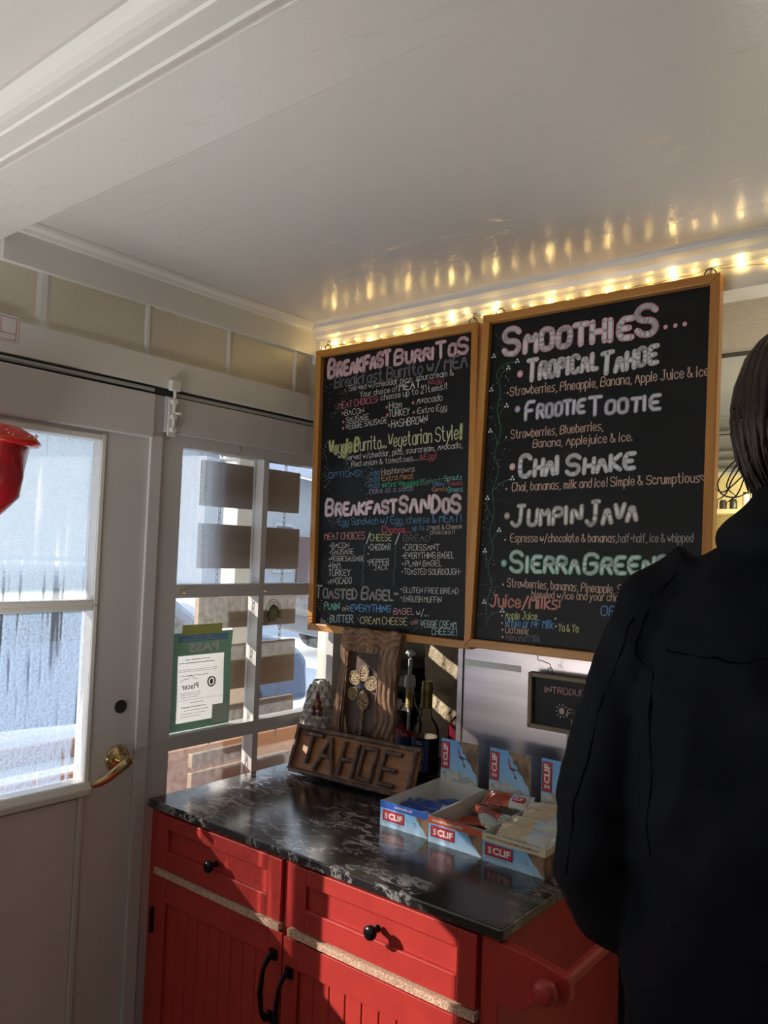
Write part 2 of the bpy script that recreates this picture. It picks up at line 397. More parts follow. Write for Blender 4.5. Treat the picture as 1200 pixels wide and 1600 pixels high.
# hand-lettered menus: text, start u, v, end u, v, cap height (metres on the board), colour, style
LINES_BREAKFAST = [
  ('Breakfast', 0.0381, 0.0916, 0.2902, 0.0767, 0.0618, 'pk', 'H') ,
  ('BurriToS', 0.3012, 0.0813, 0.5625, 0.0782, 0.0483, 'pk', 'H') ,
  ('Breakfast Burrito w/ MEA', 0.0712, 0.1229, 0.5583, 0.1138, 0.034, 'dg', 'B') ,
  ('Served w/cheddar pico, sourcream &', 0.1301, 0.1389, 0.5145, 0.1331, 0.017, 'lg', '') ,
  ('Your choice of', 0.1761, 0.1617, 0.3198, 0.1581, 0.0164, 'lg', '') ,
  ('MEAT...', 0.3257, 0.1587, 0.4228, 0.1534, 0.0205, 'lg', 'B') ,
  ('&Egg!', 0.4282, 0.1494, 0.4818, 0.1488, 0.0146, 'rd', '') ,
  ('MEAT CHOICES:', 0.0907, 0.1909, 0.248, 0.183, 0.0196, 'pr', '') ,
  ('choose up to 2 items!!', 0.2576, 0.1791, 0.4926, 0.1697, 0.0177, 'lg', '') ,
  ('BACON', 0.1167, 0.213, 0.1925, 0.2119, 0.0167, 'lg', '') ,
  ('Ham', 0.2907, 0.2078, 0.3361, 0.2066, 0.0198, 'lg', '') ,
  ('Avocado', 0.3907, 0.2026, 0.4785, 0.1998, 0.0192, 'lg', '') ,
  ('SAUSAGE', 0.1235, 0.2358, 0.2134, 0.232, 0.0167, 'lg', '') ,
  ('TURKEY', 0.2897, 0.2314, 0.3648, 0.2309, 0.0197, 'lg', '') ,
  ('Extra Egg', 0.3933, 0.2305, 0.4944, 0.2281, 0.0173, 'lg', '') ,
  ('VEGGIE SAUSAGE', 0.1218, 0.2574, 0.2843, 0.248, 0.0175, 'lg', '') ,
  ('HASHBROWN', 0.301, 0.2634, 0.4289, 0.2589, 0.0214, 'lg', '') ,
  ('Veggie Burrito...Vegetarian Style!', 0.057, 0.3312, 0.5431, 0.3116, 0.0395, 'ol', 'V') ,
  ('Served w/cheddar, pico, sourcream, Avocado,', 0.1242, 0.3518, 0.549, 0.3361, 0.0167, 'lg', '') ,
  ('Red onion & tomatoes....', 0.151, 0.3726, 0.4032, 0.3645, 0.0161, 'lg', '') ,
  ('&Egg!', 0.4071, 0.3638, 0.4623, 0.3623, 0.0172, 'rd', '') ,
  ('OPTIONS!', 0.0581, 0.4053, 0.1916, 0.4022, 0.0177, 'bl', '') ,
  ('Add', 0.2229, 0.4033, 0.2596, 0.4021, 0.0162, 'bl', '') ,
  ('Hashbrowns', 0.2687, 0.4015, 0.3896, 0.3955, 0.0168, 'tn', '') ,
  ('Add', 0.2236, 0.422, 0.2603, 0.4202, 0.0162, 'bl', '') ,
  ('Extra Meat', 0.2694, 0.4195, 0.3863, 0.4156, 0.0158, 'or', '') ,
  ('Add', 0.2242, 0.4392, 0.2621, 0.4373, 0.0152, 'bl', '') ,
  ('extra Veggies!!', 0.2718, 0.4384, 0.4167, 0.4356, 0.0167, 'gn', '') ,
  ('Make as a salad', 0.2249, 0.4564, 0.3846, 0.4503, 0.0159, 'vi', '') ,
  ('Spinach', 0.4205, 0.4334, 0.4821, 0.4284, 0.0144, 'dn', '') ,
  ('-Sprouts', 0.4858, 0.4263, 0.5489, 0.4233, 0.0141, 'tl', '') ,
  ('-Onions', 0.45, 0.441, 0.4931, 0.4385, 0.0116, 'bl', '') ,
  ('-Tomato', 0.4969, 0.4399, 0.5519, 0.4382, 0.0115, 'rd', '') ,
  ('-Carrots', 0.4488, 0.4544, 0.5, 0.4528, 0.0116, 'or', '') ,
  ('Greens', 0.5044, 0.4582, 0.5534, 0.4566, 0.0149, 'tl', '') ,
  ('Breakfast', 0.0462, 0.5235, 0.3292, 0.5146, 0.0539, 'pw', 'H') ,
  ('SANDoS', 0.3338, 0.5136, 0.5504, 0.5145, 0.053, 'pw', 'H') ,
  ('Egg Sandwich w/ Egg, cheese & MEAT!', 0.1041, 0.5506, 0.5496, 0.5393, 0.0212, 'bl', '') ,
  ('Choose....', 0.2767, 0.5721, 0.384, 0.5709, 0.0185, 'rd', 'B') ,
  ('up to', 0.3872, 0.5644, 0.4274, 0.5622, 0.0154, 'bl', '') ,
  ('2 Meat & Cheese', 0.4368, 0.5622, 0.5527, 0.5567, 0.0124, 'tn', '') ,
  ('choices!!', 0.4481, 0.5746, 0.5298, 0.5722, 0.0124, 'tn', '') ,
  ('MEAT CHOICES', 0.0479, 0.5967, 0.2113, 0.591, 0.0205, 'co', '') ,
  ('/', 0.2179, 0.6014, 0.2315, 0.6011, 0.0285, 'lg', '') ,
  ('CHEESE', 0.2326, 0.5968, 0.3126, 0.5949, 0.0188, 'yg', '') ,
  ('/', 0.3274, 0.6002, 0.3414, 0.5999, 0.0277, 'lg', '') ,
  ('BREAD', 0.3551, 0.5955, 0.4482, 0.5938, 0.0181, 'dg', '') ,
  ('BACON', 0.0799, 0.6213, 0.1491, 0.6187, 0.0156, 'lg', '') ,
  ('SAUSAGE', 0.0794, 0.6416, 0.169, 0.6371, 0.0156, 'lg', '') ,
  ('VEGGIESAUSAGE', 0.0769, 0.6614, 0.2107, 0.6568, 0.0155, 'lg', '') ,
  ('HAM', 0.0758, 0.6846, 0.1167, 0.6829, 0.0186, 'lg', '') ,
  ('TURKEY', 0.0701, 0.708, 0.1576, 0.7035, 0.0195, 'lg', '') ,
  ('AVOCADO', 0.0752, 0.7328, 0.1642, 0.7258, 0.0184, 'lg', '') ,
  ('CHEDDAR', 0.233, 0.6239, 0.3094, 0.621, 0.0169, 'lg', '') ,
  ('PEPPER', 0.2316, 0.6689, 0.305, 0.6652, 0.0178, 'lg', '') ,
  ('JACK', 0.2498, 0.6828, 0.3025, 0.6788, 0.0149, 'lg', '') ,
  ('CROISSANT', 0.3629, 0.6219, 0.4803, 0.618, 0.0171, 'lg', '') ,
  ('EVERYTHING BAGEL', 0.3614, 0.6444, 0.5291, 0.6386, 0.017, 'lg', '') ,
  ('PLAIN BAGEL', 0.3644, 0.6671, 0.4891, 0.6614, 0.0161, 'lg', '') ,
  ('TOASTED SOURDOUGH-', 0.3623, 0.69, 0.5536, 0.6823, 0.016, 'lg', '') ,
  ('GLUTEN FREE BREAD', 0.3601, 0.7421, 0.5474, 0.7345, 0.0151, 'lg', '') ,
  ('ENGLISH MUFFIN', 0.3609, 0.7671, 0.4922, 0.7624, 0.0161, 'lg', '') ,
  ('Toasted Bagel-', 0.0175, 0.7773, 0.3407, 0.7661, 0.0381, 'mg', 'C') ,
  ('PlAIN', 0.0563, 0.8103, 0.1179, 0.8093, 0.0224, 'tl', 'C') ,
  ('oR', 0.131, 0.8108, 0.1567, 0.8099, 0.0154, 'lg', '') ,
  ('EVERYTHING', 0.1631, 0.8094, 0.3157, 0.8009, 0.0197, 'b2', 'B') ,
  ('BAGEL', 0.3276, 0.806, 0.3989, 0.8019, 0.0181, 'pi', '') ,
  ('w/...', 0.4085, 0.803, 0.4514, 0.8024, 0.0187, 'lg', '') ,
  ('BUTTER', 0.0813, 0.8482, 0.1739, 0.842, 0.0212, 'bg', 'B') ,
  ('CREAM CHEESE', 0.2035, 0.8429, 0.3768, 0.833, 0.0203, 'ye', '') ,
  ('oR', 0.3903, 0.8301, 0.4137, 0.8281, 0.0134, 'pi', '') ,
  ('VEGGIE CREAM', 0.425, 0.8348, 0.5423, 0.8268, 0.0184, 'te', '') ,
  ('CHEESE!', 0.4627, 0.8518, 0.5454, 0.8459, 0.0174, 'te', '') ,
]
LINES_SMOOTHIE = [
  ('SmoothieS', 0.0542, 0.1151, 0.47, 0.117, 0.0766, 'pw', 'H') ,
  ('Tropical', 0.1293, 0.1925, 0.3249, 0.1823, 0.0616, 'pf', 'H') ,
  ('Tahoe', 0.3278, 0.1985, 0.471, 0.1848, 0.0613, 'wf', 'H') ,
  ('Strawberries, Pineapple, Banana, Apple Juice & ice', 0.0865, 0.2242, 0.5833, 0.2269, 0.0231, 'pe', '') ,
  ('Frootie', 0.1311, 0.2932, 0.2971, 0.2872, 0.0502, 'lv', 'H') ,
  ('Tootie', 0.303, 0.2961, 0.48, 0.2947, 0.0494, 'lv', 'H') ,
  ('Strawberries, Blueberries,', 0.0967, 0.3375, 0.3452, 0.3327, 0.0216, 'pe', '') ,
  ('Banana, Applejuice & ice.', 0.1613, 0.3646, 0.4182, 0.3631, 0.021, 'pe', '') ,
  ('Chai', 0.1223, 0.4418, 0.2375, 0.4349, 0.0608, 'wf', 'H') ,
  ('Shake', 0.2514, 0.4406, 0.4259, 0.4295, 0.0546, 'wf', 'H') ,
  ('Chai, bananas, milk and ice! Simple & Scrumptious', 0.1084, 0.4744, 0.5716, 0.4645, 0.0214, 'pe', '') ,
  ('Jumpin', 0.1068, 0.5675, 0.3021, 0.5558, 0.0594, 'ta', 'H') ,
  ('Java', 0.3084, 0.5629, 0.4368, 0.5503, 0.0623, 'ta', 'H') ,
  ('Espresso w/chocolate & bananas,', 0.1116, 0.6044, 0.391, 0.5991, 0.0197, 'pe', '') ,
  ('half+half, ice & whipped', 0.3941, 0.6, 0.5621, 0.5958, 0.0192, 'mg', '') ,
  ('Sierra', 0.1121, 0.6811, 0.3028, 0.678, 0.0554, 'gr', 'H') ,
  ('Greens', 0.3077, 0.6788, 0.5126, 0.6677, 0.0547, 'gr', 'H') ,
  ('Strawberries, bananas, Pineapple, Spi', 0.1101, 0.7178, 0.4214, 0.7183, 0.0203, 'pe', '') ,
  ('blended w/ice and your choic', 0.1797, 0.7413, 0.4136, 0.7352, 0.0181, 'pe', '') ,
  ('Juice/Milks:', 0.0639, 0.7703, 0.2579, 0.7639, 0.0304, 'co', 'B') ,
  ('Apple Juice', 0.1091, 0.7991, 0.1967, 0.7937, 0.0188, 'yg', '') ,
  ('Whole or NF Milk', 0.1091, 0.8172, 0.2415, 0.811, 0.0197, 'b2', '') ,
  ('Ya & Ya', 0.2551, 0.8159, 0.3058, 0.8144, 0.018, 'ye', '') ,
  ('Oatmilk', 0.1113, 0.833, 0.1762, 0.8313, 0.0178, 'pe', '') ,
  ('Almond Milk', 0.1137, 0.8518, 0.2089, 0.8473, 0.0176, 'dg', '') ,
  ('OP', 0.3596, 0.7703, 0.3944, 0.7696, 0.0224, 'b2', '') ,
]
BULLETS_PINK = [(0.1079, 0.2053), (0.1116, 0.2324), (0.1111, 0.2527), (0.2809, 0.2017), (0.2841, 0.2243), (0.2918, 0.2561), (0.3774, 0.1977), (0.3806, 0.2257)]
BULLETS_WHITE = [(0.0729, 0.6141), (0.0737, 0.6348), (0.072, 0.6561), (0.0702, 0.6769), (0.0695, 0.7258), (0.2277, 0.6155), (0.2266, 0.6354), (0.2262, 0.6572), (0.3563, 0.6143), (0.3559, 0.6368), (0.3556, 0.6601), (0.3546, 0.683), (0.3529, 0.7325), (0.3537, 0.7566), (0.0696, 0.7277)]
SPRAY_BREAKFAST = [(0.0428, 0.1225), (0.1169, 0.1351), (0.0693, 0.1906), (0.0368, 0.304), (0.0349, 0.3391), (0.0507, 0.39), (0.0486, 0.42), (0.1391, 0.3662), (0.2195, 0.396), (0.2204, 0.42), (0.2217, 0.4535), (0.0772, 0.5423), (0.0409, 0.7986), (0.0695, 0.8359), (0.1893, 0.8336), (0.4219, 0.8216)]
DIVIDERS = [[(0.2095, 0.6087), (0.2072, 0.7278)], [(0.3276, 0.6062), (0.3252, 0.7216)]]
BULLETS_SMOOTHIE = [('pk', 0.1131, 0.1687), ('vi', 0.1113, 0.2614), ('pe', 0.1057, 0.4114), ('ta', 0.0981, 0.538), ('gr', 0.0965, 0.659)]
DOTS_SMOOTHIE = [(0.0797, 0.2155), (0.0827, 0.3333), (0.0913, 0.4685), (0.0964, 0.5992), (0.0975, 0.7131), (0.0995, 0.7913), (0.1006, 0.8094), (0.1035, 0.8262), (0.1047, 0.8442), (0.2463, 0.7872), (0.2484, 0.8053)]
ELLIPSIS = [(0.4851, 0.1015), (0.5074, 0.1015), (0.5284, 0.1013)]
VINES = [[(0.1029, 0.1346), (0.0681, 0.1331), (0.0466, 0.1477), (0.0418, 0.1731), (0.0633, 0.207), (0.0453, 0.2568), (0.0721, 0.3157), (0.0483, 0.3707), (0.0528, 0.4104), (0.0483, 0.3707), (0.0709, 0.4251), (0.0454, 0.4719), (0.065, 0.528), (0.0432, 0.5835), (0.0695, 0.6272), (0.044, 0.6719), (0.0712, 0.7199), (0.0486, 0.7593), (0.056, 0.8023)], [(0.0774, 0.1485), (0.0571, 0.1605), (0.0521, 0.1829)], [(0.0787, 0.2495), (0.0573, 0.2635), (0.0595, 0.2978)], [(0.0335, 0.313), (0.0517, 0.3256), (0.0568, 0.3542)], [(0.1076, 0.4419), (0.0757, 0.4504), (0.061, 0.4667)], [(0.0774, 0.5748), (0.057, 0.5999), (0.0613, 0.6164)], [(0.0386, 0.6291), (0.0476, 0.6498), (0.0447, 0.6719)], [(0.0999, 0.779), (0.0665, 0.7906), (0.0563, 0.8077)], [(0.037, 0.4914), (0.0342, 0.5166), (0.0597, 0.5446)]]
BLOSSOMS = [(0.1029, 0.1335), (0.0774, 0.1485), (0.0312, 0.111), (0.0294, 0.2018), (0.0787, 0.2495), (0.0335, 0.313), (0.1076, 0.4419), (0.037, 0.4914), (0.0774, 0.5748), (0.0386, 0.6291), (0.0456, 0.7606), (0.0999, 0.779)]
HEART = [(0.58, 0.461), (0.5731, 0.4542), (0.5738, 0.4495), (0.5779, 0.4492), (0.5802, 0.4535), (0.5832, 0.4484), (0.5864, 0.4495), (0.5857, 0.4555), (0.58, 0.461)]

# ---------------------------------------------------------------- setting: room shell
struct('floor', MB().box(-.12, 4.1, -4.6, 3.1, -.06, 0), M_FLOOR)
struct('ceiling', MB().box(-.02, 4.05, -1.02, .0, 2.288, 2.36).box(-.02, 4.05, -4.55, -1.16, 2.335, 2.40), M_CEIL)
# beam across the ceiling, running parallel to the counter
struct('trim_1', MB().box(.0, 4.0, -1.172, -1.010, 2.234, 2.36), M_CEIL, bevel=.003)
crown = [(-1.172, 2.248), (-1.178, 2.249), (-1.181, 2.286), (-1.186, 2.288), (-1.189, 2.300), (-1.194, 2.309), (-1.202, 2.317), (-1.212, 2.323), (-1.218, 2.327), (-1.219, 2.336), (-1.172, 2.336)]
struct('trim_2', MB().prism(crown, 0, 4.0, 'yz'), M_TRIM)
# left wall: painted blocks above the doors, solid wall towards the rear, short wall past the door
wl_ = MB()
wl_.box(-.12, 0, -1.62, .0, 2.02, 2.40).box(-.12, 0, -2.1, -1.55, 0, 2.40).box(-.12, 0, -4.6, -3.4, 0, 2.40)
wl_.box(-.12, 0, -3.4, -2.1, 0, 2.40)
wl_.box(-.12, 0, .20, 3.1, 0, 2.40).box(-.12, 0, 0, .20, 1.99, 2.40)
struct('wall_left', wl_, M_CREAM)
jn = MB()
for y, w in ((-.905, .017), (-.622, .009), (-.350, .007), (-.082, .007), (-1.19, .008)):
    jn.prism([(0, y-w), (.004, y-w*.4), (.0045, y+w*.4), (0, y+w)], 2.06, 2.20, 'xy')
struct('trim_3', jn, M_TRIM)
# cornice board and crown on the left wall
struct('trim_4', MB().prism([(-.01, 2.190), (.014, 2.190), (.014, 2.262), (.018, 2.264), (.022, 2.272), (.032, 2.278), (.036, 2.288), (-.01, 2.288)], -1.010, 0.0, 'xz'), M_TRIM, bevel=.0015)
# door head casing, dark weather strip in the head gap
struct('trim_5', MB().box(-.04, .012, -1.62, .24, 1.984, 2.062), M_TRIM, bevel=.002)
struct('trim_6', MB().box(-.05, .003, -1.55, .20, 1.966, 1.984), M_DARK)
struct('trim_7', MB().tube([(.008, -1.55, 1.9725), (.008, -.60, 1.9725)], .0058, 8).box(0, .008, -.53, .20, 1.9665, 1.976), mat('grey_weather_strip', (.34, .34, .33), .35), smooth=True)
struct('wall_right', MB().box(4.0, 4.1, -4.6, 3.1, 0, 2.40), M_WALL)
wb = MB().box(-.1, 4.1, -4.6, -4.5, 0, 2.40)
struct('wall_rear', wb, M_WALL)
# header over the pass-through, its crown, its end block
struct('wall_header', MB().box(0, 4.0, 0, .09, 2.178, 2.36), M_TRIM, bevel=.002)
hc = [(0, 2.236), (-.006, 2.236), (-.007, 2.244), (-.016, 2.250), (-.022, 2.262), (-.036, 2.272), (-.040, 2.281), (-.047, 2.288), (0, 2.288)]
struct('trim_8', MB().prism(hc, 0, 4.0, 'yz'), M_TRIM)
struct('trim_9', MB().box(-.002, .034, -.006, .02, 2.165, 2.24), M_TRIM, bevel=.003)

# ---------------------------------------------------------------- the half-glazed door (left) and the fixed multi-pane leaf (right)
G_DOOR = glass_mat('steamed_door_glass', gloss=.08, fog=.66, fog_scale=330, fog_color=(.88, .96, 1), drips=.75)
G_DOOR2 = glass_mat('streaked_door_glass', gloss=.08, fog=.42, fog_scale=150, fog_color=(.34, .43, .56), drips=.9)
G_FOG = glass_mat('half_steamed_glass', gloss=.08, fog=.5, fog_scale=300, fog_color=(.85, .93, 1), drips=.3, edge=(-.43, -.30, .12))
G_CLEAR = glass_mat('clear_window_glass', gloss=.10, fog=.05, fog_scale=60)
def leaf(name, y0, y1, z0, z1, opens, xface, depth, m, xback):
    """door leaf with rectangular openings (y0,y1,z0,z1): one frame mesh"""
    mb = MB(); ys = sorted({y0, y1, *[o[0] for o in opens], *[o[1] for o in opens]}); zs = sorted({z0, z1, *[o[2] for o in opens], *[o[3] for o in opens]})
    inside = lambda y, z: any(o[0] < y < o[1] and o[2] < z < o[3] for o in opens)
    for i in range(len(ys)-1):
        j = 0
        while j < len(zs)-1:
            if inside((ys[i]+ys[i+1])/2, (zs[j]+zs[j+1])/2): j += 1; continue
            k = j
            while k < len(zs)-1 and not inside((ys[i]+ys[i+1])/2, (zs[k]+zs[k+1])/2): k += 1
            mb.box(xface-depth, xface, ys[i], ys[i+1], zs[j], zs[k]); j = k
    return mb
G_BARE = glass_mat('bare_door_glass', gloss=.08)
d_op = [(-1.04, -.737, 1.430, 1.822), (-1.04, -.737, .992, 1.404), (-1.37, -1.07, 1.430, 1.822), (-1.37, -1.07, .992, 1.404)]
door1 = leaf('door_1', -1.52, -.592, .01, 1.964, d_op, 0.0, .045, M_DOOR, 0).build('door_1', M_DOOR)
tag(door1, kind='structure')
# thick board across the head of the door, moulded edge
MB().box(0, .016, -1.52, -.596, 1.846, 1.962).build('head_board', M_DOOR, door1, bevel=.004)
bd = MB()
for (a, b, c, d) in d_op:   # glazing beads
    for q in ((a-.016, a, c-.016, d+.016), (b, b+.012, c-.016, d+.016), (a, b, c-.014, c), (a, b, d, d+.014)): bd.box(0, .005, *q)
bd.build('glazing_bead', M_TRIM, door1, bevel=.002)
sill = MB().prism([(0, .958), (.012, .960), (.014, .975), (.006, .990), (0, .990)], -1.40, -.722, 'xz').build('glass_sill', M_TRIM, door1, bevel=.002)
lp = MB().box(0, .004, -1.42, -.752, .18, .955)
lp.build('lower_panel', M_DOOR, door1, bevel=.003)
mo = MB().box(.0, .010, -.752, -.738, .16, .958).box(.0, .010, -1.434, -1.42, .16, .958)
mo.build('panel_moulding', M_DOOR, door1, bevel=.003)
for i, (a, b, c, d) in enumerate(d_op):
    MB().box(-.035, -.031, a-.004, b+.004, c-.004, d+.004).build('glass_pane', G_BARE if i > 1 else G_DOOR if c > 1.4 else G_DOOR2, door1)
MB().lathe([(.0165, 0), (.0165, .003)], n=28).build('lock_bore_hole', M_DARK, door1, smooth=True)
bore = COL.objects['lock_bore_hole']; bore.matrix_world = Matrix.Translation((.0, -.645, 1.160)) @ Matrix.Rotation(PI/2, 4, 'Y')

fr2 = [(-.492, -.194, 1.464, 1.836), (-.492, -.194, 1.060, 1.428), (-.492, -.194, .30, 1.022),
       (-.173, .146, 1.464, 1.836), (-.173, .146, 1.060, 1.428), (-.173, .146, .30, 1.022)]
door2 = leaf('door_2', -.590, .22, .01, 1.964, fr2, 0.0, .045, M_DOOR, 0).build('door_2', M_DOOR)
tag(door2, kind='structure')
MB().box(0, .010, -.560, .20, 1.868, 1.964).build('head_board', M_DOOR, door2, bevel=.002)
MB().box(0, .009, -.600, -.563, .02, 1.855).build('meeting_stile', M_DOOR, door2, bevel=.002)
for i, (a, b, c, d) in enumerate(fr2):
    MB().box(-.037, -.033, a-.004, b+.004, c-.004, d+.004).build('glass_pane', G_FOG if i == 0 else G_CLEAR, door2)

# brass lever set on the door
lv = thing('door_lever', 'brass lever handle with round rosette on the white glazed door', 'door handle', (0.0, -.648, 1.032))
rs = MB().lathe([(.0335, 0), (.0335, .003), (.031, .007), (.025, .0085), (.022, .012), (.020, .013)], n=36).build('rosette', M_BRASS, lv, smooth=40); rs.rotation_euler = (0, PI/2, 0)
hb = MB().lathe([(.013, .010), (.013, .040), (.0125, .052), (.010, .056)], n=24).build('hub', M_BRASS, lv, smooth=40); hb.rotation_euler = (0, PI/2, 0)
MB().tube([(.050, .012, -.002), (.054, .004, .002), (.055, -.014, -.003), (.053, -.034, -.015), (.050, -.054, -.028), (.050, -.076, -.035), (.053, -.098, -.037)],
          [.006, .0115, .0118, .0108, .0100, .0095, .006], 14, flatten=(1.15, .55), up=(1, 0, 0)).build('lever', M_BRASS, lv, smooth=70)
MB().lathe([(.0025, 0), (.0025, .002)], n=10).build('set_screw', M_DARK, lv).matrix_local = Matrix.Translation((.0085, -.002, .022)) @ Matrix.Rotation(PI/2, 4, 'Y')

# slide bolt at the head of the right leaf
sb = thing('slide_bolt', 'white painted slide bolt at the head of the multi-pane door leaf', 'bolt', (.012, -.542, 1.93))
MB().box(-.002, .003, -.013, .013, -.072, .030).build('back_plate', M_TRIM, sb, bevel=.0015)
MB().tube([(.009, 0, -.062), (.009, 0, .062)], .0045, 10).build('bolt_rod', M_TRIM, sb, smooth=True)
MB().tube([(.009, 0, -.01), (.024, .006, -.012), (.030, .007, -.013)], [.003, .003, .0045], 8).build('thumb_knob', M_TRIM, sb, smooth=True)
for z in (-.055, -.02, .02): MB().box(0, .0155, -.008, .008, z-.006, z+.006).build('rod_guide', M_TRIM, sb, bevel=.002)
MB().box(-.002, .016, -.016, .016, .048, .078).build('keeper', M_TRIM, sb, bevel=.004)

# small hooks and screws on the leaf
def cup_hook(name, loc, label, m, rz=0, s=1.0, group=None):
    o = MB().tube([(0, 0, .004*s), (.006*s, 0, .003*s), (.010*s, 0, -.004*s), (.010*s, 0, -.012*s), (.006*s, 0, -.017*s), (.001*s, 0, -.014*s)], .0012*s, 6).build(name, m, None, smooth=True)
    o.location = loc; o.rotation_euler = (0, 0, rz); return tag(o, label, 'hook', group)
cup_hook('cup_hook', (.004, -.298, 1.858), 'small steel cup hook screwed in above the steamed top pane', mat('steel_hook', (.25, .23, .2), .3, 1))
for y, z, lb in ((-.478, 1.446, 'brass screw at the left end of the cross bar under the steamed pane'), (-.183, 1.446, 'brass screw where the cross bar meets the centre bar')):
    o = MB().tube([(0, y, z), (.008, y, z-.001), (.016, y+.004, z-.004)], [.004, .003, .002], 8).build('brass_screw', M_BRASS, None, smooth=True); tag(o, lb, 'screw')

# white notice with a red line drawing, at the top left on the casing
fs = thing('wall_notice', 'small white plastic notice with thin red line drawing above the door', 'sign', (.012, -1.035, 2.039))
MB().box(0, .003, -.06, .070, -.030, .030).build('plate', mat('notice_plastic', (.62, .58, .58), .35), fs, bevel=.0012)
rl = MB()
mpN = lambda u, v: (.0034, u, v)
for a in ([(-.055, -.026), (.064, -.026), (.065, .024), (-.055, .026)], [(-.05, -.012), (.064, -.011)], [(.030, -.011), (.030, .018), (-.05, .018)]): ribbon(rl, a+[a[0]] if len(a) == 4 else a, .0013, mpN)
ribbon(rl, [(-.03, -.006), (-.012, .012), (0, -.004), (.012, .010), (.022, .004), (.024, -.010)], .004, mpN)
rl.build('red_drawing', mat('notice_red', (.42, .02, .03), .5), fs)

# red hanging ornament in front of the door glass
orn = thing('hanging_ornament', 'glossy red hanging ornament with gold sparkles at the upper door pane', 'ornament', (.075, -1.088, 1.785))
M_ORN = mat('red_foil', (.45, .012, .022), .22, coat=.6, noise=(30, (.32, .008, .016), .4, .6))
ob = MB(); nn = 40
rr = []
for r, z in ((.020, -.20), (.062, -.165), (.095, -.125), (.106, -.08), (.108, -.03), (.110, .0), (.10, .006)):
    rr.append([(r*(1+.05*math.sin(5*w+z*30))*math.cos(w)*.5, r*(1+.05*math.sin(5*w+z*30))*math.sin(w)*1.18, z) for w in (2*PI*j/nn for j in range(nn))])
ob.rings(rr).build('folded_body', M_ORN, orn, smooth=60)
MB().ellipses([(0, 0, -.014, .062, .150), (0, 0, -.006, .0655, .157), (0, 0, .010, .058, .143), (0, 0, .026, .04, .11), (0, 0, .034, .012, .03)], 40).build('rim', mat('red_foil_rim', (.62, .02, .02), .18, coat=.6), orn, smooth=60)
sp = MB()
for k in range(26):
    w = random.uniform(0, 2*PI); r = .9; z = random.uniform(.0, .022); f = 1-(z+.006)*7
    sp.ball((.0655*math.cos(w)*(1.0-.10*z/.02), .157*math.sin(w)*(1.0-.10*z/.02), z), .0026, 6, 4)
tag(sp.build('gold_sparkle', mat('gold_glitter', (.9, .55, .2), .2, 1), orn), kind='stuff')

# ---------------------------------------------------------------- kitchen beyond the header
struct('wall_kitchen', MB().box(0, .55, .56, .64, 0, 2.18), mat('kitchen_wall_paint', (.30, .30, .25), .5))
struct('ceiling_kitchen', MB().box(0, 4.0, .09, 2.7, 2.180, 2.25), mat('rough_kitchen_ceiling', (.42, .37, .30), .22, bump=(120, .8, .006, 4), stretch=(.4, 1, 1)))
struct('trim_10', MB().box(0, 4.0, .56, 1.50, 2.168, 2.182), mat('grey_ceiling_board', (.36, .36, .33), .5))
kb = MB().box(0, 4.0, 1.50, 1.62, 1.94, 2.18)
for z in (2.165, 2.10, 2.085, 2.02, 1.985, 1.95): kb.box(0, 4.0, 1.490, 1.50, z-.006, z+.004)
struct('trim_11', kb, mat('beam_moulding_paint', (.50, .49, .42), .45))
struct('wall_far', MB().box(0, 4.0, 2.62, 2.70, 0, 2.18), mat('yellow_kitchen_wall', (.62, .56, .32), .5))
kl = thing('kitchen_lamp', 'fluorescent ceiling fixture in the kitchen behind the beam', 'lamp', (1.2, 2.15, 2.14))
MB().box(-.55, .55, -.12, .12, 0, .04).build('housing', M_TRIM, kl)
MB().box(-.53, .53, -.10, .10, -.004, 0).build('diffuser', mat('lamp_diffuser', (.9, .85, .7), .5, emit=((1, .9, .66), 2.5)), kl)
sh = thing('wall_shelf', 'pale wall shelf in the far kitchen seen beside the large smoothie board', 'shelf', (.62, 2.5, 1.84))
MB().box(-.6, .8, -.12, .12, -.012, .012).build('plank', mat('shelf_wood', (.55, .46, .30), .5), sh, bevel=.002)
for x in (-.2, .5): MB().prism([(-.10, -.012), (.12, -.012), (.12, -.13)], x, x+.02, 'yz').build('bracket', M_TRIM, sh)
M_JAR = [mat('jar_dark', (.03, .028, .025), .3), mat('jar_pale', (.6, .55, .42), .3)]
for k, (x, hgt) in enumerate(((.50, .045), (.545, .06), (.59, .05), (.64, .055), (.70, .09))):
    j = thing('storage_jar', ['short dark jar at the left of the far kitchen shelf', 'taller dark jar, second on the far kitchen shelf', 'dark jar in the middle of the far kitchen shelf', 'dark jar, fourth on the far kitchen shelf', 'tall pale jar at the right of the far kitchen shelf'][k], 'jar', (x, 2.46, 1.852), group='jars on the far kitchen shelf')
    MB().lathe([(.018, 0), (.019, hgt*.8), (.013, hgt*.9)], n=14).build('body', M_JAR[k == 4], j, smooth=True); MB().lathe([(.015, hgt*.9), (.015, hgt)], n=14).build('lid', M_BLACK, j)
wk = thing('work_table', 'pale work table below the shelf in the far kitchen', 'table', (1.0, 2.3, 0))
MB().box(-.8, 1.0, -.3, .3, 1.62, 1.66).build('tabletop', mat('pale_laminate', (.70, .64, .46), .3), wk, bevel=.004)
for x in (-.75, .95):
    for y in (-.26, .26): MB().box(x-.02, x+.02, y-.02, y+.02, 0, 1.62).build('leg', M_STEEL, wk)

